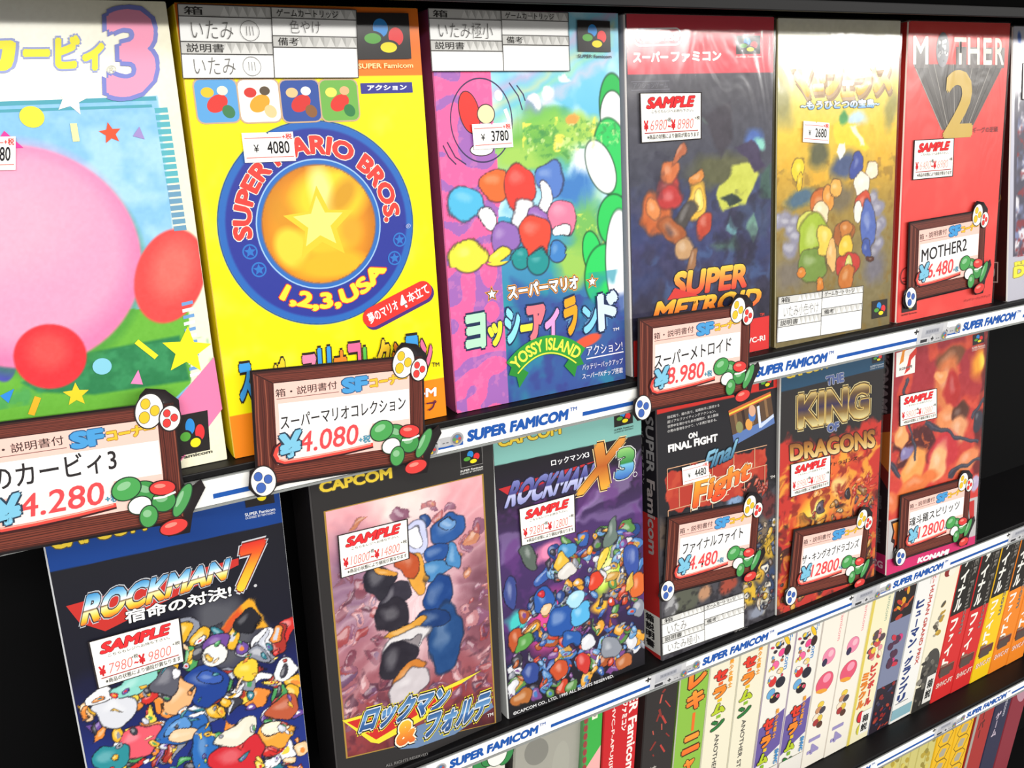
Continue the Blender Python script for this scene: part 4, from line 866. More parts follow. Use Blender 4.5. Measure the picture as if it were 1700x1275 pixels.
# the dark border and gold line follow the picture's edge
def quad_frame(q, c, col, w): p.line(q, w, col, True)
ring_o = [(0.8, 0.8), (104.2, 0.8), (104.2, 189.2), (0.8, 189.2)]; ring_i = [fq[3], fq[2], fq[1], fq[0]]
for k in range(4): p.poly([ring_o[k], ring_o[(k + 1) % 4], ring_i[(k + 1) % 4], ring_i[k]], '#2f2d2d')
p.line(fq, 1.1, '#a8843e', True)
maker(p, (5.2,177.2), (44.1,175.3), (5.1,183.3))
console_logo(p, (84.1,170.7), (97.6,170.3), (84.0,180.7), None, '#ffffff', '#222020'); p.line([(84.1,170.7),(97.6,170.3),(97.4,180.3),(84.0,180.7)], .4, '#8a8886', True)
p.text('SUPER Famicom', (83.6,168.4), (97.6,167.9), (83.7,169.5), '#e8e6e2', .02); p.text('LICENSED BY NINTENDO', (83.6,167.0), (97.6,166.6), (83.6,167.9), '#e8e6e2', 0)
p.poly([(5.6,44.6),(51.5,38.9),(92.0,41.4),(72.3,36.5),(64.6,26.0),(25.2,20.8),(20.6,23.8)], '#e8d83a'); p.poly([(8.1,42.5),(51.4,36.8),(79.5,38.1),(64.9,31.4),(49.2,29.0),(23.8,24.1)], '#c8302c')
p.poly([(33.9,14.9),(48.8,21.9),(97.2,19.5),(99.2,12.9),(72.6,5.6),(47.9,7.5),(37.9,11.2)], '#6a84a8')
G = [(0, '#2c4a7c'), (.45, '#3f6ca8'), (.5, '#6a9ccc'), (1, '#2f5488')]
p.text('ロックマン', (13.5,32.0), (66.4,24.9), (19.9,46.7), G, .055, out=((.15, '#e8d83a'), (.11, '#141416'), (.05, '#d8dce0')), taper=1.05)
p.text('&', (35.0,13.5), (47.3,12.4), (36.5,29.2), [(0, '#d8622c'), (1, '#f0c03a')], .06, out=((.09, '#141416'), (.05, '#f0e8d0')))
p.text('フォルテ', (51.6,11.0), (93.9,8.5), (56.3,26.8), G, .055, out=((.15, '#e8d83a'), (.11, '#141416'), (.05, '#d8dce0')), taper=1.05)
p.text('TM', (94.5,7.7), (98.6,7.4), (94.6,9.9), '#e8e6e2', .02); p.text('ALL RIGHTS RESERVED', (28.1,3.8), (54.4,-0.4), (28.1,5.7), '#8a8886', 0)
p.build('cover_print', M_COAT, r, A)
sample_sticker(r, (12.3,152.4), (50.2,150.7), (12.0,128.9), (49.9,128.1), '10800', '14800')

# ---- black box with teal band
r = std(('#1f1e22', '#d8dad8', '#1f1e22', '#7fb5ae', '#1c1b1e', '#e8eae8'), (253.7, 5.42, Z2, 8.49, 0.89), 'black game box with pale teal top band and crowded purple picture on the second shelf', G2)
A = Art(0.9, 104.7, 0.3, 189.7, 0.45, '#1f1e22')
yb = (-0.2,110.5)[1]
A.grad([(0, '#1f1e22'), (14, '#221f28'), (50, '#3a2a54'), (110, '#4c3468'), (140, '#2c2434'), (165, '#1f1e22'), (190, '#1f1e22')])
for a, b, c, al in (((104.0,150.0), (95.3,127.7), (49.5,116.9), .5), ((103.4,118.6), (103.2,108.0), (43.7,115.1), .35), ((1.0,101.9), (2.1,119.7), (43.8,118.4), .4), ((67.4,132.8), (77.2,132.1), (33.5,97.4), .4)): A.poly([a, b, c], '#b49ad0', 2, al)
A.wash(10, '#6a3a80', .5, .7, .6, 5, (A.W < (-8.2,146.6)[1]) * (A.W > 20))
A.blob((78.7,78.9), 9, 20, '#b8d84a', -25, .5); A.blob((77.6,77.4), 4, 10, '#f0f4a0', -25, .8); A.blob((37.1,54.2), 20, 20, '#d84a94', 0, .5); A.blob((70.8,54.1), 6, 6, '#f0b43a', 0, .6); A.blob((33.6,100.8), 8, 7, '#f08ab0', 0, .6); A.blob((9.5,63.4), 6, 6, '#48c4c0', 0, .7)
PAL = ['#3a5ea8', '#2c4684', '#c8442c', '#e0a03a', '#8a8e9a', '#d8d8de', '#5a8a4a', '#a8542c', '#4a7ab8', '#c89a4a', '#7a4a8a', '#3a3844', '#6a9ac8']
A.shards([(2.4,51.8),(9.3,60.0),(23.3,79.8),(39.3,102.6),(58.8,111.0),(90.7,106.0),(102.8,88.3),(103.2,12.9),(79.8,4.9),(38.7,3.2),(2.6,8.9)], 330, PAL, 1.3, 6.2, 12, w=.3)
for q, a, b, col, rt in (((80.4,101.7), 9, 22, '#6a7a72', -20), ((20.7,101.1), 9, 18, '#5a665e', 25), ((73.8,83.9), 5, 14, '#e8c84a', -20), ((67.3,71.5), 13, 9, '#d8442e', 30), ((46.8,98.8), 14, 9, '#4a90c4', 10), ((42.7,93.0), 8, 11, '#e8b844', 0), ((46.2,85.0), 12, 9, '#d8d4d0', 0), ((29.3,70.9), 15, 16, '#2f5eac', 20), ((27.7,74.9), 6, 4, '#c8303a', 0), ((30.0,64.6), 8, 7, '#ecc49a', 0), ((40.9,52.9), 20, 18, '#2a56a4', 30), ((54.7,53.8), 16, 13, '#58b0e0', 0), ((51.2,64.0), 12, 10, '#a8d8f0', 20), ((48.2,39.6), 16, 10, '#2c5ca8', -30), ((6.9,81.5), 8, 20, '#3c4a8a', 0), ((96.3,77.4), 10, 22, '#3c54a0', 10), ((100.2,59.6), 12, 16, '#d86a34', 0), ((93.9,63.4), 4, 14, '#d8b04a', -30), ((8.9,53.1), 12, 14, '#b8542c', 0), ((14.1,47.8), 12, 12, '#5a9a4a', 0), ((16.6,25.4), 12, 14, '#33488f', 20), ((10.2,11.4), 14, 10, '#b06a34', 10), ((78.1,21.7), 14, 16, '#8c919c', 0), ((59.9,31.9), 10, 10, '#dadbe2', 20), ((88.4,8.5), 14, 8, '#b86a3c', -15), ((37.5,20.4), 12, 12, '#c4502e', 0), ((55.4,18.5), 9, 14, '#c83a34', 20)):
    a, b = a * .52, b * .52; A.blob(q, a + .4, b + .4, '#141218', rt, .1); A.blob(q, a, b, col, rt, .1); A.blob((q[0] - a * .2, q[1] + b * .25), a * .35, b * .35, rgb(col) * .55 + .45, rt, .9, .7)
A.swirl(6, 2.2, 8, (A.W < (-9.2,130.9)[1]))
A.poly([(-2, (0.7,7.8)[1]), (110, (103.4,-1.8)[1] - 4), (110, -4), (-2, -4)], '#201f22', 1.2, 1, 5)
A.poly([(-2, (1.4,162.9)[1]), (110, (105.0,159.3)[1]), (110, 195), (-2, 195)], '#7fb6ae', .3)
p = print_z()
maker(p, (4.1,172.9), (46.2,172.1), (4.1,179.5))
console_logo(p, (84.2,168.1), (98.4,168.2), (84.1,178.6), None); p.text('SUPER Famicom', (84.1,165.8), (98.6,165.8), (84.2,166.9), '#2c3a38', .02); p.text('LICENSED BY NINTENDO', (84.1,164.3), (98.5,164.3), (84.1,165.3), '#2c3a38', 0)
p.text('ロックマンX3', (38.4,154.0), (65.4,153.5), (38.2,158.0), '#f2f2f4', .02)
p.poly([(2.5,148.7),(71.9,150.3),(10.5,141.9)], '#c02f34')
G = [(0, '#8a8ec8'), (.45, '#c4c8ec'), (.5, '#4a4a8c'), (1, '#8086c4')]
p.text('ROCKMAN', (5.2,135.8), (63.6,135.1), (12.4,151.4), G, .05, out=((.05, '#2a2840'),), taper=.9)
p.text('X', (54.2,131.3), (78.8,130.3), (69.4,161.3), [(0, '#f0b040'), (.5, '#b8602a'), (1, '#e09a44')], .05, out=((.035, '#f0d8a0'), (.02, '#4a2a18')))
p.text('3', (83.3,134.1), (97.5,133.8), (85.8,154.0), [(0, '#3a66b8'), (.45, '#7ac0e0'), (.5, '#3a8a4a'), (1, '#9ad07a')], .07, out=((.05, '#d8dcd8'), (.025, '#24322c')))
p.ring((99.1,134.8), 1.3, 1.7, '#e0e0e4', 20)
p.text('©CAPCOM CO., LTD. 1995 ALL RIGHTS RESERVED.', (3.6,1.7), (79.0,-0.0), (3.6,4.3), '#e4e4e6', .02)
p.build('cover_print', M_COAT, r, A)
sample_sticker(r, (14.9,133.5), (53.0,133.3), (15.4,110.7), (52.6,109.2), '9280', '12800')

# ---- black box with brick wall and long side lettering
r = std(('#27262a', '#242226', '#27262a', '#d43a34', '#2c2a2c', '#4a4648'), (369.74, 3.9, Z2, 9.44, 1.01), 'black game box picturing a broken red brick wall, black and red spine showing', G2)
A = Art(0.8, 104.7, 0.3, 189.7, 0.5, '#28272b')
lo = (96.7,99.5)[1]
A.poly([(-2, (3.0,100.0)[1]), (60, (70.3,99.2)[1]), (110, (101.2,100.1)[1]), (110, -2), (-2, -2)], '#4c4a50', 8)
for q, a, b, col, rt in (((66.0,96.9), 16, 8, '#8aa4c8', 10), ((4.6,89.8), 14, 20, '#5c5048', 0), ((96.9,85.6), 14, 18, '#6a3434', 0), ((90.3,66.3), 10, 22, '#7a6a58', -10), ((97.3,53.7), 14, 16, '#c09a34', 0), ((88.3,40.2), 10, 18, '#d8a83a', 0), ((102.2,26.9), 10, 24, '#38486a', 0), ((79.4,26.7), 12, 20, '#d8b03a', 10), ((93.1,15.1), 10, 20, '#c8c4b4', 0), ((21.5,37.9), 24, 20, '#5a5c50', 0), ((38.1,39.6), 12, 12, '#b88a6a', 0), ((9.3,36.6), 10, 20, '#a8a8aa', 0), ((59.5,36.5), 14, 10, '#a04a3a', 0), ((88.6,9.2), 18, 8, '#8a90a0', 10)): A.blob(q, a * .5, b * .5, col, rt, .5)
A.shards([(81.3,74.0),(103.8,76.8),(104.8,7.7),(74.9,11.8),(74.9,31.7)], 70, ['#c8a038', '#3a4660', '#b8a48a', '#5a4a40', '#8a3a30', '#d8d0c0', '#46506a'], 1.2, 3.6, 6)
A.swirl(6, 2.2, 9)
A.wash(4, '#1f1d22', .55, .7, .5, 7, (A.W < (32.7,102.0)[1]))
A.poly([(7.6,130.8),(94.1,128.1),(95.8,101.5),(83.4,99.3),(68.2,99.7),(49.1,100.3),(8.1,104.1)], '#b23c30', .8, 1, 6)
A.wash(7, '#c8543c', .5, .7, .6, 9, (A.W < (53.4,123.3)[1] + 8) * (A.W > (32.7,103.7)[1] - 4) * (np.abs(A.c[..., 0] - .7) < .12))
A.poly([(70.3,106.0),(83.3,111.3),(94.4,106.9),(96.7,96.0),(74.6,96.4)], '#3a2c2c', 1, 1, 8); A.shards([(70.3,104.3),(83.3,113.0),(98.9,105.9),(96.8,94.3)], 16, ['#b04434', '#8a342c', '#c05a44'], 1.5, 4.5, 4, kinds='d')
A.poly([(-2, (1.0,170.6)[1]), (110, (104.7,168.8)[1]), (110, 195), (-2, 195)], '#d8362f', .3)
p = print_z()
maker(p, (9.5,173.5), (47.2,173.1), (9.1,178.8)); console_logo(p, (87.2,169.8), (100.7,169.9), (86.7,179.9))
for k, t in enumerate(('接近戦で、離れ技で、縦横無尽に展開する', '超リアルファイティングアクション。', '世界中を沸かせたあの激闘が、史上最強', 'の男の意地をかけて、いま再び始まる。')):
    o = np.array((8.8,166.0)) - (0, k * 3.05); e = np.array((52.0,165.6)) - (0, k * 3.05)
    p.text(t, o, o + (e - o) * (1, .93, .98, .95)[k], o + (0, 1.9), '#e2e0de', .0)
p.text('ON', (25.8,149.1), (33.3,149.1), (25.7,152.9), '#f6f4f2', .05); p.text('FINAL FIGHT', (9.0,143.7), (50.6,142.5), (8.8,149.0), '#f6f4f2', .05)
sq = [(59.8,161.2), (97.6,167.2), (101.9,144.2), (65.0,136.4)]; P = lambda a, b: tuple((np.array(sq[3]) * (1 - a) + np.array(sq[2]) * a) * (1 - b) + (np.array(sq[0]) * (1 - a) + np.array(sq[1]) * a) * b)
p.poly([P(0, 0), P(1, 0), P(1, 1), P(0, 1)], '#5c4636'); p.poly([P(0, 0), P(1, 0), P(1, .22), P(0, .3)], '#5c78b0'); p.poly([P(0, .84), P(1, .84), P(1, 1), P(0, 1)], '#c8643a'); p.poly([P(0, .88), P(1, .88), P(1, .93), P(0, .93)], '#e8d04a')
for k in range(5): p.poly([P(.1 + k * .18, .3), P(.16 + k * .18, .3), P(.16 + k * .18, .84), P(.1 + k * .18, .84)], ('#8a6a4a', '#3c2c28')[k % 2])
p.poly([P(.62, .1), P(.68, .1), P(.7, .75), P(.64, .75)], '#d8e0ee'); p.poly([P(.66, .08), P(1, .2), P(1, .3), P(.66, .2)], '#c8d4ea')
for q, c in ((P(.18, .42), '#8a8a5a'), (P(.4, .36), '#e0a050'), (P(.5, .56), '#4a7ac0'), (P(.52, .7), '#d8a88a')): p.ell(q, 3.0, 4.2, c, 20)
for k in range(4):
    a, b = np.array((7.8,125.2)) + (0, -k * 14.0 + 8), np.array((94.7,122.2)) + (0, -k * 14.0 + 8)
    if k < 4: p.line([tuple(a + (b - a) * .0), tuple(a + (b - a) * (1 if k < 2 else .6))], .55, '#d8a884')
    for j in range(5):
        t = (j + (.5 if k % 2 else 0)) / 4.6
        if t < (1 if k < 2 else .6): q = a + (b - a) * t; p.line([tuple(q), tuple(q + (0, -13.5))], .55, '#d8a884')
p.text('Final', (36.6,124.6), (62.9,128.0), (42.2,137.2), [(0, '#3a6a8c'), (1, '#8ac0d8')], .04, out=((.05, '#1c2a34'),))
p.text('F', (27.6,101.4), (39.8,100.9), (31.0,122.1), [(0, '#e8542c'), (1, '#f4b83a')], .05, out=((.06, '#f8ead0'), (.02, '#5a1a14')))
p.text('ight', (39.8,99.9), (77.9,105.8), (43.1,119.2), [(0, '#e0402c'), (1, '#f0a43a')], .04, out=((.06, '#f8ead0'), (.02, '#5a1a14')))
p.text('TM', (97.8,105.3), (102.3,105.1), (97.7,107.3), '#d8d4d0', .02)
p.text('©CAPCOM ALL RIGHTS RESERVED', (64.9,-0.3), (102.6,-3.7), (64.9,1.3), '#b8b4b0', 0)
p.build('cover_print', M_COAT, r, A)
q = Print(0.05); vs = (0.7,101.9)[1]
q.rect((.7, 1), (D - .7, vs), '#c42f2e'); q.rect((.7, vs), (D - .7, 189), '#252329'); q.rect((.7, 20), (D - .7, 27), '#2c2a2c')
q.rect((.7, 4), (D - .7, (0.8,31.7)[1]), '#e8e6e0'); q.stack('箱説明書', (17, (0.8,30.8)[1]), (17, 6), 9, '#2c2a2c', .05)
va, vb = (0.9,168.2)[1], (0.4,74.3)[1]
q.text('SUPER', (17.5, va), (17.5, va - (va - vb) * .40), (25.5, va), '#a8a6a8', .03); q.text('Famicom', (17.5, va - (va - vb) * .45), (17.5, vb), (25.5, va - (va - vb) * .45), '#b4a8a8', .03)
q.text('スーパーファミコン', (11.5, va), (11.5, va - (va - vb) * .5), (15.5, va), '#8c8a8c', .03)
side_print(r, q)
condition_label(r, (0.2,5.2), (73.2,1.5), (0.0,31.8), 'いたみ', '', 'いたみ極小')
price_sticker(r, (20.0,119.8), (42.1,119.4), (19.2,131.6), '4480')

# ---- black box with gold gothic lettering over flames
r = std(('#2a2728', '#cfd0cc', '#2a2728', '#1f4a68', '#3a2a20', '#dadbd6'), (473.67, 4.18, Z2, 8.95, 0.93), 'black game box with ornate gold lettering above a picture of flames, second shelf', G2)
A = Art(0.8, 104.7, 0.3, 189.7, 0.5, '#2a2728')
A.poly([(-2, (2.6,131.4)[1]), (6.8,132.1), (31.1,120.4), (58.0,122.8), (81.3,124.6), (105.2,128.1), (110, (105.2,128.1)[1]), (110, -3), (-2, -3)], '#c8342a', 6, 1, 14)
A.blob((39.7,73.3), 24, 15, '#e8702a', 10, .6); A.blob((38.6,71.8), 15, 10, '#f6c43a', 10, .7); A.blob((38.6,71.0), 7, 6, '#fdf08a', 0, .8); A.blob((67.5,73.0), 15, 16, '#f0a040', 20, .7); A.blob((59.0,102.5), 17, 9, '#e86a30', 0, .8); A.blob((83.7,83.0), 11, 11, '#d85030', 20, .7); A.blob((62.2,84.7), 7, 8, '#f4d080', 0, .8)
A.wash(8, '#f2b43c', .52, .68, .8, 3, (A.W < (-7.4,114.5)[1]) * (A.W > (-6.4,65.3)[1])); A.wash(6, '#8a1f1c', .56, .7, .8, 5, (A.W < (-7.6,120.9)[1]) * (A.W > 20)); A.wash(9, '#3a1c18', .55, .68, .9, 6, (A.W < (-6.5,70.3)[1])); A.wash(5, '#d8882c', .58, .7, .8, 16, (A.W < (-6.5,70.3)[1]))
A.shards([(3.3,64.3),(19.6,68.3),(79.2,78.8),(104.0,72.8),(106.5,-0.8),(3.8,4.1)], 110, ['#3a2a28', '#c8882c', '#e0a83a', '#5a4a58', '#8a5a30', '#2c2630', '#b0482a', '#d8c090'], 1.1, 4, 4)
A.shards([(32.5,83.6),(43.5,89.2),(95.0,97.7),(103.9,74.6),(79.7,70.0)], 18, ['#d84a2c', '#e87a3a', '#b8302a', '#f0a858'], 1.4, 4, 9, out='#7a1c18')
A.swirl(8, 3.4, 12)
A.poly([(-2, (1.7,166.3)[1]), (110, (103.8,165.0)[1]), (110, 195), (-2, 195)], '#224c6a', .3)
p = print_z()
maker(p, (5.2,174.3), (45.6,175.0), (4.7,179.3)); console_logo(p, (91.5,170.4), (103.9,170.6), (90.3,177.8), None, '#fff', '#242830'); p.text('SUPER Famicom', (89.5,167.8), (104.1,168.0), (89.4,169.1), '#c8d0d8', .02); p.text('LICENSED BY NINTENDO', (89.6,166.2), (104.2,166.3), (89.5,167.3), '#c8d0d8', 0)
p.text('THE', (44.4,162.6), (62.4,162.5), (43.6,169.4), '#5a6a9c', .05, out=((.05, '#e0e0e8'), (.02, '#2a3050')))
G = [(0, '#e8dca0'), (.3, '#8a6a34'), (.55, '#3a3050'), (.8, '#6a5030'), (1, '#d8c080')]
p.text('KING', (17.0,136.6), (90.4,131.1), (16.6,161.4), G, .05, out=((.08, '#e4d49a'), (.06, '#5a4424'), (.025, '#d8b868')), taper=1.02)
p.text('OF', (46.8,127.8), (58.9,127.5), (46.3,134.4), '#5a6a9c', .05, out=((.05, '#e0e0e8'), (.02, '#2a3050')))
p.text('DRAGONS', (10.5,114.9), (98.9,105.8), (9.5,127.5), [(0, '#f0dca0'), (.5, '#c8923e'), (1, '#8a5226')], .05, out=((.05, '#4a2414'),), taper=1.15)
p.text('ザ・キングオブドラゴンズ', (16.3,103.1), (79.8,100.4), (16.2,106.1), '#2a1a18', .01)
p.build('cover_print', M_COAT, r, A)
sample_sticker(r, (10.6,112.7), (49.9,110.7), (11.3,88.8), (50.0,87.7), '8980', '12800', faint=True)
film(r, W, H, D)

# ---- red box with magenta foot
r = std(('#c23a38', '#241a1e', '#c23a38', '#8a3038', '#d0206a', '#e4ded8'), (586.14, 1.23, Z2, 10.12, -1.57), 'red game box with orange sky picture and magenta bottom band, last on second shelf', G2)
A = Art(0.9, 104.7, 0.3, 189.7, 0.5, '#c23a38')
A.grad([(0, '#d43438'), (60, '#d8443a'), (110, '#c03a34'), (150, '#a8303a'), (190, '#9a2c34')])
A.blob((96.8,155.0), 9, 12, '#f0a030', 0, .9); A.blob((99.1,156.2), 4, 6, '#f8d850', 0, .9); A.poly([(104, 195), (110, 195), (110, 60), (95, 60)], '#5a1c22', 3, .8); A.blob((69.0,168.5), 26, 4, '#d85a34', 8, .9, .7); A.wash(14, '#e0583c', .52, .7, .7, 5)
A.poly([(2.7,105.8),(26.0,113.7),(46.2,109.9),(48.0,84.0),(8.1,86.0)], '#4a2024', 3, .9, 8); A.wash(4, '#d86a34', .6, .72, .7, 7, (A.W < (-25.2,123.4)[1]) * (A.W > (-23.6,86.5)[1]) * (A.U < 45))
# loose warm and dark patches in place of the painted group
for q, a, b, col, rt in (((62.7,161.7), 26, 12, '#7a4a30', 10), ((59.7,142.0), 22, 36, '#d87a48', 0), ((67.0,136.1), 14, 26, '#b8302e', 0), ((52.4,149.4), 11, 8, '#f0a468', 0), ((66.4,114.0), 26, 16, '#e89058', 0), ((77.8,116.8), 16, 13, '#5a3226', 0), ((76.6,102.5), 15, 20, '#e8a070', 0), ((59.2,88.2), 30, 24, '#c8323a', 20), ((52.9,79.7), 16, 26, '#f0b47c', -20), ((25.8,82.2), 16, 26, '#f2a456', -30), ((31.1,68.3), 34, 12, '#e87a3c', 10), ((11.0,110.4), 9, 18, '#f0a868', 0), ((16.2,95.3), 11, 9, '#8a80b0', 20), ((88.4,74.0), 24, 14, '#e88a58', 20), ((100.0,106.2), 9, 14, '#3a3844', 0), ((5.2,59.7), 10, 14, '#e87a4a', 0), ((99.9,53.1), 8, 10, '#c0b0d0', 0)): a, b = a * .66, b * .62; A.blob(q, a, b, col, rt, .3); A.blob((q[0] - a * .2, q[1] + b * .25), a * .35, b * .35, rgb(col) * .6 + .4, rt, 1, .6)
for a, b, wd in (((12.7,155.8), (26.6,86.8), 3.2), ((39.2,114.3), (101.8,86.1), 4), ((65.4,67.3), (105.4,73.8), 4), ((1.4,90.5), (12.8,78.7), 5), ((90.3,108.0), (106.7,126.2), 4)):
    a, b = np.array(a), np.array(b); d = (b - a) / np.hypot(*(b - a)); n = np.array([-d[1], d[0]]) * wd / 2; A.poly([tuple(a + n), tuple(b + n * .7), tuple(b - n * .7), tuple(a - n)], '#3c3c4a', .8, .95); A.poly([tuple(a + n * .3), tuple(b + n * .4), tuple(b), tuple(a)], '#5c6074', .8, .8)
A.swirl(9, 3.0, 3); A.mott(4, .04, 8)
A.poly([(-2, (-0.6,45.9)[1]), (110, (102.2,41.1)[1]), (110, -2), (-2, -2)], '#c4c0c0', .4); A.poly([(-2, (0.6,13.6)[1]), (110, (104.4,7.1)[1]), (110, -2), (-2, -2)], '#d6246c', .3)
p = print_z()
p.poly([(2.3,175.3),(22.7,176.4),(22.9,157.5),(2.7,157.1)], '#f6f2ec')
for bl, c in (((5.8,165.9), '#e8902e'), ((11.4,163.8), '#d83a2c')):
    x, y = bl; p.poly([(x, y), (x + 4.5, y + 2), (x + 5.2, y + 9), (x + 10, y + 13), (x + 10.4, y + 19), (x + 4, y + 15), (x + 2, y + 7)] if c[1] == 'e' else [(x, y - 6), (x + 6, y - 3), (x + 7, y + 4), (x + 12.5, y + 8), (x + 12.5, y + 13), (x + 5, y + 8), (x + 3, y + 1)], c)
p.text('KONAMI', (6.3,161.3), (19.6,161.9), (6.1,163.4), '#6a6462', .05)
console_logo(p, (87.4,168.4), (101.0,169.3), (86.7,176.8), None, '#fff', '#2a2024'); p.text('SUPER Famicom', (86.8,165.6), (102.2,166.3), (86.6,167.2), '#f0d8d0', .02); p.text('LICENSED BY NINTENDO', (86.9,164.0), (102.4,164.7), (86.8,165.3), '#f0d8d0', 0)
p.poly([(3.4,44.1),(13.7,44.0),(14.6,15.2),(9.4,21.4),(6.4,17.3),(7.5,25.2),(4.3,27.7),(6.1,35.4)], '#2a1418'); p.poly([(5.3,42.0),(13.8,42.4),(14.6,19.3),(9.7,23.8),(8.1,21.8),(8.6,28.2),(6.4,29.6),(7.6,35.0)], '#d8342c', '#f09a30')
p.poly([(93.8,39.2),(100.6,39.4),(101.7,18.5),(96.4,23.3)], '#c8302c')
p.text('コ', (8.8,12.1), (13.3,11.9), (8.4,16.0), '#4a4446', .02)
p.text('KONAMI', (34.8,1.5), (71.7,-0.3), (36.4,6.1), '#fbf2f4', .08)
p.build('cover_print', M_COAT, r, A)
q = Print(0.05); va = (-2.9,173.1)[1]
q.rect((.7, 1), (D - .7, 189), '#2a1c20'); q.rect((.7, 1), (D - .7, 17), '#b8245c'); q.poly([(.7, 120), (D - .7, 130), (D - .7, 70), (.7, 100)], '#7a2420'); q.poly([(8, 110), (D - .7, 116), (D - .7, 84), (12, 96)], '#c06a2a')
q.text('KONAMI', (16, va), (16, va - 44), (24, va), '#7c6a6e', .05); q.text('CG', (14, 5), (25, 5), (14, 11), '#e8b8c8', .04); q.stack('魂斗羅', (18, 66), (18, 24), 8, '#5a5054', .02)
side_print(r, q)
sample_sticker(r, (7.1,142.4), (46.9,141.4), (8.4,119.0), (48.6,118.4), '9800', '12800', faint=True)
film(r, W, H, D)

# ================================================================ ROW OF SPINES
G3 = 'game boxes standing spine out on the third shelf'
Z3 = -354.69
LEAN = 1.8
def spine(x0, w, base, draw, label, z=Z3, y=20.0, h=188.0, group=G3, edge=None):
    r = empty('game_box', Matrix.Translation((x0 * MM, y * MM, z * MM)) @ Matrix.Rotation(rad(-LEAN), 4, 'Y'))
    carton(r, w, h, 46.0, (base, base, base, base, base, edge or base))
    q = Print(0.05); k = math.tan(rad(LEAN))
    L = lambda pt: (pt[0] - x0 + k * pt[1], pt[1])
    q.rect((.7, .7), (w - .7, h - .7), base)
    draw(q, L, w, h)
    q.build('spine_print', M_COAT, r); tag(r, label, 'game box', group); return r
def down(q, body, x, v0, v1, w, col, bold=.02, out=()):   # lettering read from top to bottom
    q.text(body, (x, v0), (x, v1), (x + w, v0), col, bold, out)

# odds at the left end of the row
def d_(q, L, w, h):
    q.rect((.7, h - 34), (w - .7, h - 3), '#e4dfd0')
    for c in ((244.8,154.0),(251.0,154.7)): q.ell(L(c), 7, 6, '#3a8a4c', 20, '#24402c')
    q.ell(L((261.7,152.1)), 5, 8, '#3a8a4c', -20, '#24402c'); q.ell(L((255.2,155.1)), 7, 9, '#f4f2ea', 0, '#24402c')
spine(228, 38, '#dedace', d_, 'off-white box with green and white round shapes at the left end of the third shelf')
r = empty('plastic_case', Matrix.Translation((267.5 * MM, 18 * MM, Z3 * MM)))
for nm, x0, x1, y0, y1, z0, z1 in (('front_panel', 0, 57, 0, .8, 0, 186), ('side_panel', 0, .8, .8, 40, 0, 186), ('side_panel', 56.2, 57, .8, 40, 0, 186), ('base_panel', .8, 56.2, .8, 40, 0, .8)): slab(nm, x0, x1, y0, y1, z0, z1, M_CLEAR, r)
q = Print(-0.0); q.rect((2, 2), (55, 184), '#b4b2a6', '#b0aea2'); q.ell((20, 140), 9, 12, '#8c8b82', 20); q.ell((40, 120), 7, 20, '#b8b7aa', 0); o = q.build('paper_liner', M_PAPER, r); o.location = (0, 6 * MM, 0)
tag(r, 'clear plastic case with a cloudy grey liner between the off-white and the green boxes', 'plastic case')
def d_(q, L, w, h):
    q.rect((.7, .7), (w - .7, h - .7), '#3fae4a'); q.poly([(.7, .7), (w - .7, .7), (w - .7, h - 62), (.7, h - 80)], '#f0b0ac'); q.rect((w - 9, h - 36), (w - 4.5, h - 12), '#f2ecd8'); down(q, 'SHVC-HU', w - 8, h - 14, h - 34, 2.6, '#3a3a34')
    for k in range(14): q.ell((1.6, h - 20 - k * 7), 1.6, 3, '#b02c2c')
spine(326.5, 15.5, '#3fae4a', d_, 'narrow green and pink spine beside the clear plastic case')
def d_(q, L, w, h):
    down(q, 'SHVC-P-APUJ(JPN)', 6, h - 26, h - 100, 3.6, '#fbe4dc', .02); down(q, 'スーパーファミコン', 15, h - 10, h - 58, 5, '#fbeee8', .05); down(q, 'SUPER Famicom', 21, h - 4, h - 100, 7.5, '#fbeee8', .03); q.ell((7.5, h - 18), 1.8, 2.4, '#2a3a7a'); q.rect((14, h - 16), (25, h - 3), '#ece6e0')
spine(343, 29.5, '#c9262b', d_, 'bright red spine with large white lettering beside the green and pink spine')
def d_(q, L, w, h):
    rn = random.Random(3)
    for k in range(16): 
        c = (rn.uniform(5, 21), h - 16 - k * 5 + rn.uniform(-2, 2)); q.line([c, (c[0] + rn.uniform(-6, 6), c[1] - rn.uniform(2, 9))], rn.uniform(.8, 2.2), rn.choice(('#b8423a', '#8a342e', '#c85a4c')))
    q.stack('続の始まり', (11, h - 104), (11, h - 160), 6.5, '#b8b4ac', .02)
spine(378.5, 29, '#34302f', d_, 'dark grey spine with scratchy red strokes left of the green spine')
def d_(q, L, w, h):
    q.stack('レキーニャ', L((420.3,161.4)), L((422.9,57.9)), 17, [(0, '#f0702a'), (1, '#f2a03a')], .07, out=((.06, '#4a2a18'),), fill=.86)
spine(409, 27.5, '#8cbd48', d_, 'green spine with big orange katakana outlined in brown', edge='#d8d8c4')
ST = (('セ', '#e03c2c'), ('ー', '#e8682c'), ('ラ', '#f08a2c'), ('ー', '#e8c02c'), ('ム', '#b8cc2c'), ('ー', '#8ab832'), ('ン', '#2f7a3c'))
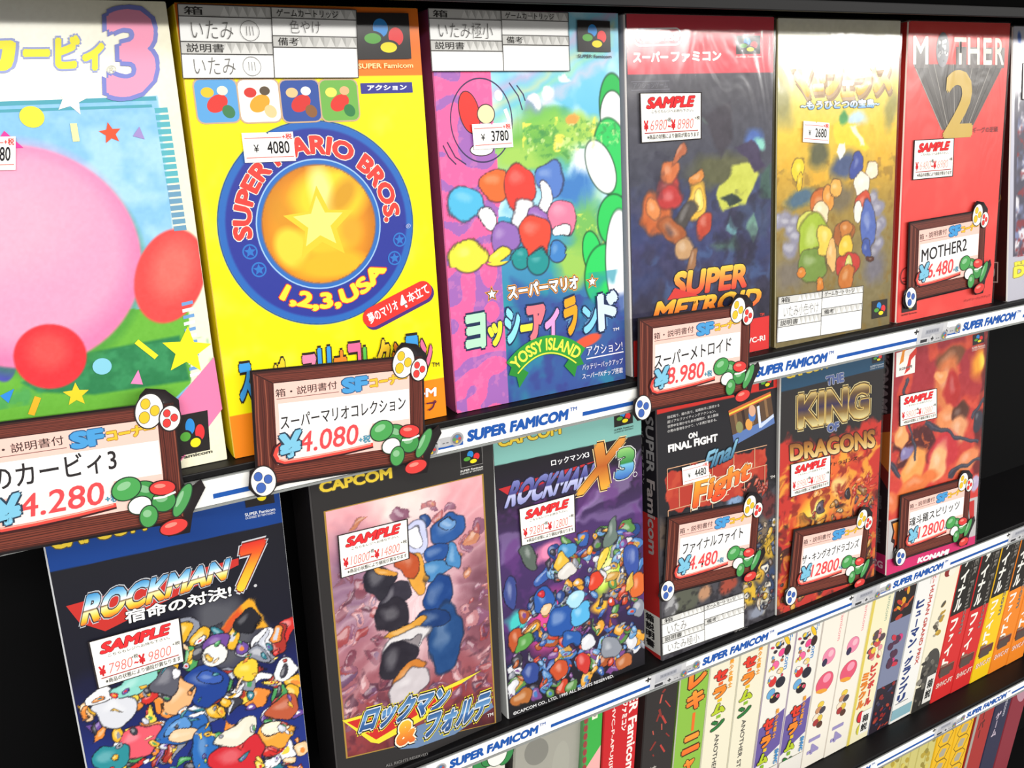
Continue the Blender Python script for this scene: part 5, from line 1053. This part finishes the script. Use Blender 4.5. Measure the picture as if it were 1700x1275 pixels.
def moon(q, top, bot, w, sub=True):
    top, bot = np.array(top), np.array(bot); d = (bot - top) / 7; lv = (0, .2, .27, .47, .54, .74, .81, 1.0)
    for k, (ch, c) in enumerate(ST):
        a, b = top + (bot - top) * lv[k], top + (bot - top) * lv[k + 1]
        if ch == 'ー': q.rect((a[0] - w * .12, b[1] + .5), (a[0] + w * .2, a[1] - .5), c)
        else: q.stack(ch, a, b, w, c, .08, out=((.05, '#3a2a20'),))
    if sub: q.stack('美少女戦士', top + (w * .72, 6), top + (w * .72, 0) + d * 2.6, w * .3, '#f0a02c', .04)
for x0, w, pt, pb, at, lab in ((437, 28.5, (443.2,149.6), (447.3,90.6), (447.2,86.9), 'cream spine with rainbow katakana, right beside the green spine'), (466, 28, (471.7,151.0), (474.1,92.2), (474.2,89.0), 'cream spine with rainbow katakana, second of the pair beside the green spine')):
    def d_(q, L, w, h):
        moon(q, L(pt), L(pb), 13.5); a = L(at); down(q, 'ANOTHER STORY', a[0] - 1.2, a[1], a[1] - 66, 4.2, '#3c3a3c', .0)
    spine(x0, w, '#ece6cd', d_, lab, edge='#d8d4c0')
for x0, w, top, mt, lab in ((495, 28.5, (496.1,155.1), (502.3,78.8), 'white spine with small coloured figures and a purple patch, left one of a pair'), (524, 28.5, (525.3,153.0), (532.2,79.2), 'white spine with small coloured figures and a purple patch, right one of a pair')):
    def d_(q, L, w, h):
        t = L(top); m_ = L(mt); rn = random.Random(7)
        down(q, 'SUPER Famicom', 19.5, h - 3, h - 66, 5, '#4a86c4', .02); q.poly([(1, m_[1] - 8), (w - 1, m_[1] + 2), (w - 1, m_[1] - 36), (1, m_[1] - 50)], '#6a5a9e')
        for k, (dx, dz, a, b, c) in enumerate(((3, -6, 5, 4, '#2c2c34'), (10, -4, 2.2, 8, '#f0c42c'), (6, -14, 4.5, 4, '#ea4a8a'), (12, -14, 4, 6, '#3a2a28'), (1, -24, 4, 5, '#ee6a9c'), (7, -32, 3.5, 4, '#f0d070'), (0, -40, 5, 6, '#d43838'), (9, -44, 6, 6.5, '#2c2c38'), (0, -52, 6, 5, '#6aa8d4'), (5, -58, 6.5, 6, '#2a2428'))): q.ell((9 + dx, t[1] + dz), a * .8, b * .8, c, 30 * (k % 3), '#54484a', .3)
        for k in range(26): q.ell((rn.uniform(3, 19), t[1] - rn.uniform(2, 60)), rn.uniform(.8, 2.2), rn.uniform(.8, 2.4), rn.choice(('#f2d8c0', '#e8c83c', '#3a3038', '#d84060', '#6aa0d0', '#f4f0e8', '#b8704a')), rn.uniform(0, 90), '#6a5a58', .15)
        moon(q, (m_[0] + 1, m_[1]), (m_[0] - 1, m_[1] - 66), 11.5); q.rect((1, 2), (w - 1, 22), '#e8e4dc'); down(q, 'SHVC', w - 6, 40, 24, 4, '#3a8ac8', .06)
    spine(x0, w, '#ece9df', d_, lab, edge='#b8aabc')
for x0, w, bq, lab in ((553, 28, (563.9,90.0), 'white spine with pink round shape and lilac number 14, left one of a pair'), (581, 28, (591.7,90.8), 'white spine with pink round shape and lilac number 14, right one of a pair')):
    def d_(q, L, w, h):
        b = L(bq); down(q, 'SUPER Famicom', 20, h - 6, h - 60, 3.6, '#e88a90', .01)
        q.ell((13, b[1] + 26), 7, 8, '#e88aa8', 10, '#a85a6c', .3); q.ell((9, b[1] + 21), 3, 4, '#3a3450'); q.ell((15, b[1] + 28), 3, 3.4, '#f4b8c4')
        q.ell((13, b[1] - 1), 9.5, 10.5, '#e05a74', -20, '#8a3040', .3); q.ell((15, b[1] + 3), 4.5, 4.5, '#f09ab0'); q.ell((11, b[1] - 9), 7, 2.2, '#e8a03a', -15)
        for k, (dx, dz, c) in enumerate(((13, -24, '#e8c84a'), (11, -29, '#c89068'), (16, -31, '#4a4450'), (9, -36, '#f0e0c8'), (14, -39, '#e0c04a'), (10, -42, '#a83c3a'), (15, -46, '#5a3a30'))): q.ell((dx, b[1] + dz), 3.6, 3.2, c, 20 * k, '#54484a', .25)
        down(q, '14', 5, b[1] - 58, b[1] - 77, 14, '#9a90c0', .04)
    spine(x0, w, '#efe9dc', d_, lab, edge='#d8d0c4')
def d_(q, L, w, h):
    q.rect((.7, .7), (4, h - .7), '#dcc85c'); rn = random.Random(5)
    b = L((619.9,105.1)); down(q, 'SUPER Famicom', 20, h - 6, h - 60, 4, '#7a9a8a', .0)
    for k in range(22): q.ell((rn.uniform(8, 22), b[1] + rn.uniform(-16, 16)), rn.uniform(1.5, 4), rn.uniform(1.5, 4), rn.choice(('#e8c84a', '#d05050', '#5a4a50', '#e89aa0', '#f4e0c8', '#8a6a4a')), 30, '#6a5a50', .2)
    q.stack('ミラクル', (9, b[1] - 26), (9, b[1] - 66), 9, '#e8842c', .07); q.stack('ピンボール', (18, b[1] - 20), (18, b[1] - 66), 8, '#d8403c', .06); q.ell((12, b[1] - 76), 4, 6, '#d8303c', 0, '#3a2a28'); q.ell((14, 14), 4, 6, '#d8d04a')
    q.rect((13, 8), (w - 2, 34), '#ecebe6'); q.stack('箱説', (19, 30), (19, 10), 8, '#2a2a2a', .04)
spine(609, 27.5, '#efe8c4', d_, 'cream spine with a yellow left edge and a heap of small figures')
def d_(q, L, w, h):
    s1, s2, s3 = L((648.9,123.4))[1], L((649.1,52.2))[1], L((643.7,107.9))[1]; rn = random.Random(2)
    q.rect((.7, s1), (w - .7, h - .7), '#2a2424'); q.rect((.7, .7), (w - .7, s2), '#2c2530')
    for k in range(14): q.ell((rn.uniform(4, 24), rn.uniform(s1 + 2, s1 + 34)), rn.uniform(2, 5), rn.uniform(1, 2.5), rn.choice(('#b83a2c', '#c8542c', '#e0a030', '#8a2c24')), rn.uniform(0, 180))
    for k in range(26): q.ell((rn.uniform(4, 24), rn.uniform(3, s2)), rn.uniform(1, 3), rn.uniform(1, 3), rn.choice(('#8a2c2c', '#3a3a5a', '#a84434', '#4a4450')), rn.uniform(0, 180))
    for k in range(12): q.ell((13 + rn.uniform(-6, 6), s3 - 16 + rn.uniform(-22, 18)), rn.uniform(1.5, 4), rn.uniform(2, 5), rn.choice(('#d0407a', '#c83a4a', '#e07aa0', '#54344a')), rn.uniform(0, 90))
    down(q, 'SNK', 4, h - 22, h - 34, 4.5, '#e8e4dc', .05); q.rect((15, h - 24), (25, h - 10), '#f0eee8')
spine(637, 27.5, '#7d84a0', d_, 'blue grey spine with dark red patterns at its top and foot')
def d_(q, L, w, h):
    t, b = L((674.2,135.7)), L((678.3,22.5)); q.stack('ヒューマン・グランプリ', (9.5, t[1]), (9.5, b[1]), 11, '#2c3f7c', .07)
    g = L((681.2,144.9))[1]; down(q, 'HUMAN GRAND PRIX', 19.5, g, L((685.2,60.5))[1], 4.6, '#c8483c', .02); q.rect((17, g + 3), (26, g + 22), '#f0e8e4'); q.stack('スーパー', (21, g + 22), (21, g + 2), 5, '#d0443c', .04); q.rect((1, 4), (w - 1, 16), '#8ab4c0'); q.rect((3, 22), (20, 22.6), '#6a6a70')
spine(665, 28.5, '#efeeea', d_, 'white spine with large navy katakana and small red lettering', edge='#cfd0cc')
def d_(q, L, w, h):
    rn = random.Random(6); q.ell((17, h - 22), 7, 9, '#c06a3a'); q.ell((13, h - 34), 7, 6, '#8a2a28', 30); q.ell((17, h - 36), 5, 5, '#f0ead8')
    m_ = L((711.5,95.5))[1]
    for k in range(20): q.ell((14 + rn.uniform(-6, 6), m_ + rn.uniform(-36, 24)), rn.uniform(1.2, 4), rn.uniform(1.2, 3), rn.choice(('#b8923a', '#8a8478', '#d8b44a', '#5a5448', '#a8a090')), rn.uniform(0, 180))
    b = L((708.2,47.4))[1]; q.ell((15, b), 12, 22, '#4c4a46'); q.rect((.7, .7), (w - .7, b - 18), '#34322f')
    for k in range(30): q.ell((14 + rn.uniform(-11, 11), rn.uniform(4, b + 18)), rn.uniform(1, 4), rn.uniform(1, 4), rn.choice(('#2a2826', '#6a665e', '#8a867c', '#3c3a36')), rn.uniform(0, 180))
    q.rect((14, 6), (26, 38), '#e8e6e0'); q.stack('箱説', (20, 34), (20, 10), 8, '#2a2a2a', .04)
spine(694, 27.5, '#efe8cf', d_, 'cream spine with a gold scribble above a dark round shape')
def fight(x0, w, lower, label, two, split):
    def d_(q, L, w, h):
        s = L(split)[1]; q.rect((.7, s), (w - .7, h - .7), '#26231f'); q.rect((.7, .7), (w - .7, s), lower)
        q.stack('ファイナル', (9, s + 78), (9, s + 3), 10, '#f4f2ea', .05); q.stack('ファイト2' if two else 'ファイト', (9, s - 4), (9, s - 62), 10, '#f8f4ea', .05)
        down(q, 'SUPER Famicom', 19.5, h - 6, s - 26, 5.5, '#7a7670', .02); down(q, 'スーパーファミコン', 15.2, h - 8, s + 30, 2.6, '#6a665f', .02)
        rn = random.Random(4)
        for k in range(24): q.rect((3 + rn.uniform(0, 18), 28 + rn.uniform(0, 12)), (7 + rn.uniform(0, 17), 31 + rn.uniform(0, 13)), rn.choice(('#8a6a5a', '#5a4a44', '#a8907c', '#6a3a34')))
        q.text('SHVC-FT', (3, 17), (w - 3, 17), (3, 23), '#f4d8cc', .03)
    spine(x0, w, lower, d_, label)
fight(722, 29, '#d42f2f', 'black and red spine with white katakana, left one of a pair', False, (720.6,99.4))
fight(751.5, 28.5, '#d42f2f', 'black and red spine with white katakana, right one of a pair', False, (747.0,95.3))
fight(780.5, 28, '#f2c81c', 'black and yellow spine beside the red pair', True, (776.9,99.6))
fight(809, 28, '#ef8826', 'black and orange spine beside the yellow one', True, (804.2,97.8))
fight(837.5, 28, '#ef8826', 'black and orange spine cut off by the right edge of the photo', True, (830.0,94.6))

# ================================================================ TOPS OF THE LOWEST ROW
G4 = 'spines on the lowest shelf at the bottom right'
Z4 = -552.0
def pale(q, L, w, h):
    rn = random.Random(w); q.rect((.7, h - 40), (w - .7, h - 22), '#e2d88a'); q.rect((w * .5, h - 90), (w * .56, h - 8), '#b8ac5c')
    for k in range(12): q.ell((rn.uniform(4, w - 4), h - rn.uniform(30, 80)), 2.5, 4, rn.choice(('#b8a038', '#d8c860', '#9a8a3a')), 30)
for x0, w, lab in ((677, 24, 'pale yellow spine on the lowest shelf, furthest left'), (701.5, 25, 'pale yellow spine on the lowest shelf, second from the left'), (727, 26, 'pale yellow spine on the lowest shelf, next to the bright yellow pair')):
    spine(x0, w, '#cfc678', pale, lab, Z4, 20, 190, G4)
def yel(q, L, w, h):
    for k in range(4):
        c = (14, h - 52 - k * 19); q.line([(4, c[1] - 4), (9, c[1] + 9), (20, c[1] + 9), (25, c[1] + 4), (20, c[1] - 9), (8, c[1] - 9)], .9, '#6a5418', True); q.poly([(9, c[1]), (13, c[1] + 6), (20, c[1] + 3), (18, c[1] - 6), (11, c[1] - 5)], '#b0a890')
spine(754, 28.5, '#eebb16', yel, 'bright yellow spine with grey hexagon shapes, left one of a pair', Z4, 20, 190, G4)
spine(783, 28, '#eebb16', yel, 'bright yellow spine with grey hexagon shapes, right one of a pair', Z4, 20, 190, G4)
def dk(q, L, w, h): q.stack('スーパー', (13, h - 30), (13, h - 80), 9, '#5a2420', .05); q.ell((14, h - 22), 7, 8, '#4a2a28'); q.rect((.7, .7), (5, h - .7), '#a8a49a')
spine(814, 30, '#a8302c', dk, 'dark red spine with a grey left edge on the lowest shelf', Z4, 20, 190, G4)
def nv(q, L, w, h): down(q, 'SUPER Famicom', 17, h - 6, h - 66, 5, '#b8b8c4', .02); q.stack('ゲーム', (10, h - 56), (10, h - 90), 8, '#c8b8c8', .05)
spine(845, 27, '#2c2c48', nv, 'navy spine on the lowest shelf beside the dark red one', Z4, 20, 190, G4)
spine(873, 28, '#8a2a38', lambda q, L, w, h: q.ell((14, h - 40), 8, 20, '#b88a9a', 20), 'wine red spine at the bottom right corner of the photo', Z4, 20, 190, G4)

# ================================================================ PRICE CARDS
CW, CH = 80.0, 51.0
def plate(name, pts, y0, y1, mat, col, parent):
    n = len(pts); V = [(x, -y1, v) for x, v in pts] + [(x, -y0, v) for x, v in pts]
    a = sum(pts[i][0] * pts[(i + 1) % n][1] - pts[(i + 1) % n][0] * pts[i][1] for i in range(n))
    fr = list(range(n)); bk = list(range(n, 2 * n))
    if a < 0: fr.reverse()
    else: bk.reverse()
    q = Print(); q.V = V; q.F = [tuple(fr), tuple(bk)] + [((i, n + i, n + (i + 1) % n, (i + 1) % n) if a > 0 else (i, (i + 1) % n, n + (i + 1) % n, n + i)) for i in range(n)]; q.K = [tuple(rgb(col))] * (2 * n)
    return q.build(name, mat, parent)
def egg(name, c, rx, ry, rot, spot, parent, z):
    q = Print(z); q.ell(c, rx, ry, '#f6f3ea', rot, '#2a2426', .55); cr, sr = math.cos(rad(rot)), math.sin(rad(rot))
    for x, y, s in ((-.35, .4, .3), (.4, .05, .3), (-.3, -.4, .34)): q.ell((c[0] + x * rx * cr - y * ry * sr, c[1] + x * rx * sr + y * ry * cr), rx * s * 1.1, ry * s, spot, rot, '#3a3438', .2)
    return q.build(name, M_LAM, parent)
def price_card(mat, title, price, label, t_bl=(10, 25), t_br=(66, 25.5), t_h=7.5, red_w=30, ink='#2a2628'):
    r = empty('price_card', mat)
    out = [(-1, CH + 1), (-1, 8), (-3.5, 7), (-4.5, -1), (-1, -5.5), (5, -5.5), (8, -2), (12, -1.4), (70, -1.4), (73, -7), (82, -7), (84, 2), (90, 12), (88.5, 16), (82, 12), (81, 18), (81, 46), (82.5, 47), (82.5, 52), (77.5, 57), (70, 58.5), (67.5, 56), (66, CH + 1)]
    plate('backing', out, 0, .45, M_LAM, '#2c2628', r)
    q = Print(.46); fw = 7.6
    o = [(0, 0), (CW, 0), (CW, CH), (0, CH)]; i = [(8.8, 8.2), (CW - 6.8, 8.2), (CW - 6.8, CH - 5.6), (8.8, CH - 5.6)]
    rn = random.Random(11)
    for k in range(4):
        a, b, c, d = o[k], o[(k + 1) % 4], i[(k + 1) % 4], i[k]
        q.poly([a, b, c, d], ('#7a3a2c', '#6a3026', '#74362a', '#5e2a22')[k])
        a, b, c, d = (np.array(x, float) for x in (a, b, c, d))
        for j in range(9):
            t = (j + .5 + rn.uniform(-.3, .3)) / 9; s, e = a + (d - a) * t, b + (c - b) * t; n_ = (d - a) / np.hypot(*(d - a))
            q.line([tuple(s + (e - s) * x + n_ * math.sin(x * 9 + j) * .25) for x in np.linspace(.01, .99, 9)], rn.uniform(.18, .5), rn.choice(('#48201a', '#522620', '#94503c', '#3e1a16')))
        q.line([tuple(a), tuple(d)], .5, '#3a1c18')
    q.line(o, .7, '#3a1c18', True); q.line(i, .6, '#3a1c18', True)
    q.build('frame', M_LAM, r)
    q = Print(.95); q.rect(i[0], i[2], '#f4c6ba'); q.rect((10.5, 21.5), (CW - 7.2, 36), '#fdfcfa'); q.rect((fw + 8, 9.5), (54, 21.5), '#fbe6e0')
    q.text('箱・説明書付', (9.5,38.9), (37.7,39.9), (9.4,42.7), '#3c2e2c', .01); q.line([(9.8,38.2),(38.4,38.4)], .3, '#7a5450')
    q.text('SF', (40.0,37.2), (52.6,37.5), (39.8,44.4), '#4a9ad4', .07, out=((.05, '#2c5a84'),)); q.text('コーナー', (53.4,38.4), (72.2,39.4), (53.1,43.1), '#f2bc34', .07, out=((.05, '#8a6420'),))
    q.text(title, t_bl, t_br, (t_bl[0], t_bl[1] + t_h), ink, .012)
    x0 = 18.5 if len(price) < 6 and '.' in price else 20.5
    q.text(price, (x0, 12.2), (x0 + red_w, 12.6), (x0 + 1.2, 22), '#ee4a4e', .012)
    q.text('+税', (x0 + red_w + .6, 12.6), (x0 + red_w + 6.4, 12.6), (x0 + red_w + .6, 16.4), '#4a8fa8', .04)
    q.build('writing_panel', M_PAPER, r)
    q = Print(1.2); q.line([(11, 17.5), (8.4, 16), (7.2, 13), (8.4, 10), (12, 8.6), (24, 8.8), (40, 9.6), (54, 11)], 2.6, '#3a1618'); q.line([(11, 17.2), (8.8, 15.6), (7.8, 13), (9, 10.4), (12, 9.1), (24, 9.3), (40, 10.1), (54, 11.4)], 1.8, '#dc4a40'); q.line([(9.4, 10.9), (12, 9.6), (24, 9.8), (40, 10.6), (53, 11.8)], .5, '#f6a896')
    q.build('red_ribbon', M_LAM, r)
    q = Print(1.3); q.text('¥', (9.5, 10), (20, 11.5), (9.8, 22), '#7cc0dc', .05, out=((.05, '#263c50'),)); q.build('yen_sign', M_LAM, r)
    egg('egg_ornament', (70.4,49.0), 5.3, 7.2, -12, '#ecc02c', r, 1.1); egg('egg_ornament', (78.2,44.9), 4.0, 5.2, -8, '#e23c38', r, 1.3); egg('egg_ornament', (2, 1.8), 5.4, 6.8, 8, '#3f62b0', r, 1.4)
    # plain leafy ornament at the lower right corner
    q = Print(1.4)
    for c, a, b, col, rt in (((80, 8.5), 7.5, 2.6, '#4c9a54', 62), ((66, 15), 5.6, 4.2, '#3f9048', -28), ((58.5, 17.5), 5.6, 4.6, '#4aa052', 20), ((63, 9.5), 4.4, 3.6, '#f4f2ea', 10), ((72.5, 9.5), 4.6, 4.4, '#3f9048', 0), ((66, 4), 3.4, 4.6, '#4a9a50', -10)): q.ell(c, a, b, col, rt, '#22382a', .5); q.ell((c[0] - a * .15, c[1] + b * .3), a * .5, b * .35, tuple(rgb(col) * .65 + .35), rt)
    q.build('leaf_ornament', M_LAM, r)
    q = Print(1.7)
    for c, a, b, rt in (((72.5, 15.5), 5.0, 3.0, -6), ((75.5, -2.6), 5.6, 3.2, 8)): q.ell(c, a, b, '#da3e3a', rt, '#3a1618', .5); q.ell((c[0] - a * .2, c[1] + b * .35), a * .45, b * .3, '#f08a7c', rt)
    q.line([(68.5, 11.6), (72.5, 11.4), (77.5, 12.8)], .9, '#f4f0e8'); q.build('red_pebble_ornament', M_LAM, r)
    tag(r, label, 'price card', 'wood framed price cards'); return r
def on_plane(base, rot, mid):
    """card turned by rot degrees with its middle at mid (mm) on a plane whose frame is base"""
    c, s = math.cos(rad(rot)), math.sin(rad(rot)); x = mid[0] - CW / 2 * c + CH / 2 * s; v = mid[1] - CW / 2 * s - CH / 2 * c
    return base @ Matrix.Translation((x * MM, 0, v * MM)) @ Matrix.Rotation(rad(-rot), 4, 'Y')
def lean(z, tilt, y=-2.6): return Matrix.Translation((0, y * MM, z * MM)) @ Matrix.Rotation(rad(-tilt), 4, 'X')
def on_box(x, y, z, tilt, yaw, off=1.9): return Matrix.Translation((x * MM, y * MM, z * MM)) @ Matrix.Rotation(rad(yaw), 4, 'Z') @ Matrix.Rotation(rad(-tilt), 4, 'X') @ Matrix.Translation((0, -off * MM, 0))
price_card(on_plane(lean(30, 9, -4.53), -2.9, (43.85, 31.0)), '星のカービィ3', '4.280', 'wood framed price card reading 4.280, in front of the leftmost cream box', (2, 24.5), (56, 26), 10, 31)
price_card(on_plane(lean(34, 9, -3.9), -3.9, (157.3, 29.5)), 'スーパーマリオコレクション', '4.080', 'wood framed price card reading 4.080, in front of the yellow box', (11, 24), (71, 26.5), 6.5, 28)
price_card(on_plane(lean(32, 9, -4.21), -1.6, (367.1, 27.2)), 'スーパーメトロイド', '8.980', 'wood framed price card reading 8.980, in front of the dark sci-fi box', (10, 22.5), (66, 26), 8, 27)
price_card(on_plane(on_box(545.26, 5.2, 50.76, 9.55, 0.73), 1.2, (47.6, 41)), 'MOTHER2', '6.480', 'wood framed price card reading 6.480, on the red box with the gold numeral', (12, 24), (60, 26), 8.5, 27)
price_card(on_plane(on_box(369.74, 3.9, Z2, 9.44, 1.01), -5.7, (43.9, 71.4)), 'ファイナルファイト', '4.480', 'wood framed price card reading 4.480, on the box with the brick wall', (13, 24), (66, 27), 8, 25)
price_card(on_plane(on_box(473.67, 4.18, Z2, 8.95, 0.93), -6.0, (51.7, 33.4)), 'ザ・キングオブドラゴンズ', '12800', 'wood framed price card reading 12800, on the box with the flames', (10, 24), (70, 27), 7, 29)
price_card(on_plane(on_box(586.14, 1.23, Z2, 10.12, -1.57), -1.2, (50.6, 37)), '魂斗羅スピリッツ', '12800', 'wood framed price card reading 12800, on the red box with the magenta foot', (10, 24), (68, 27), 7.5, 30)

bpy.data.objects.remove(_to)
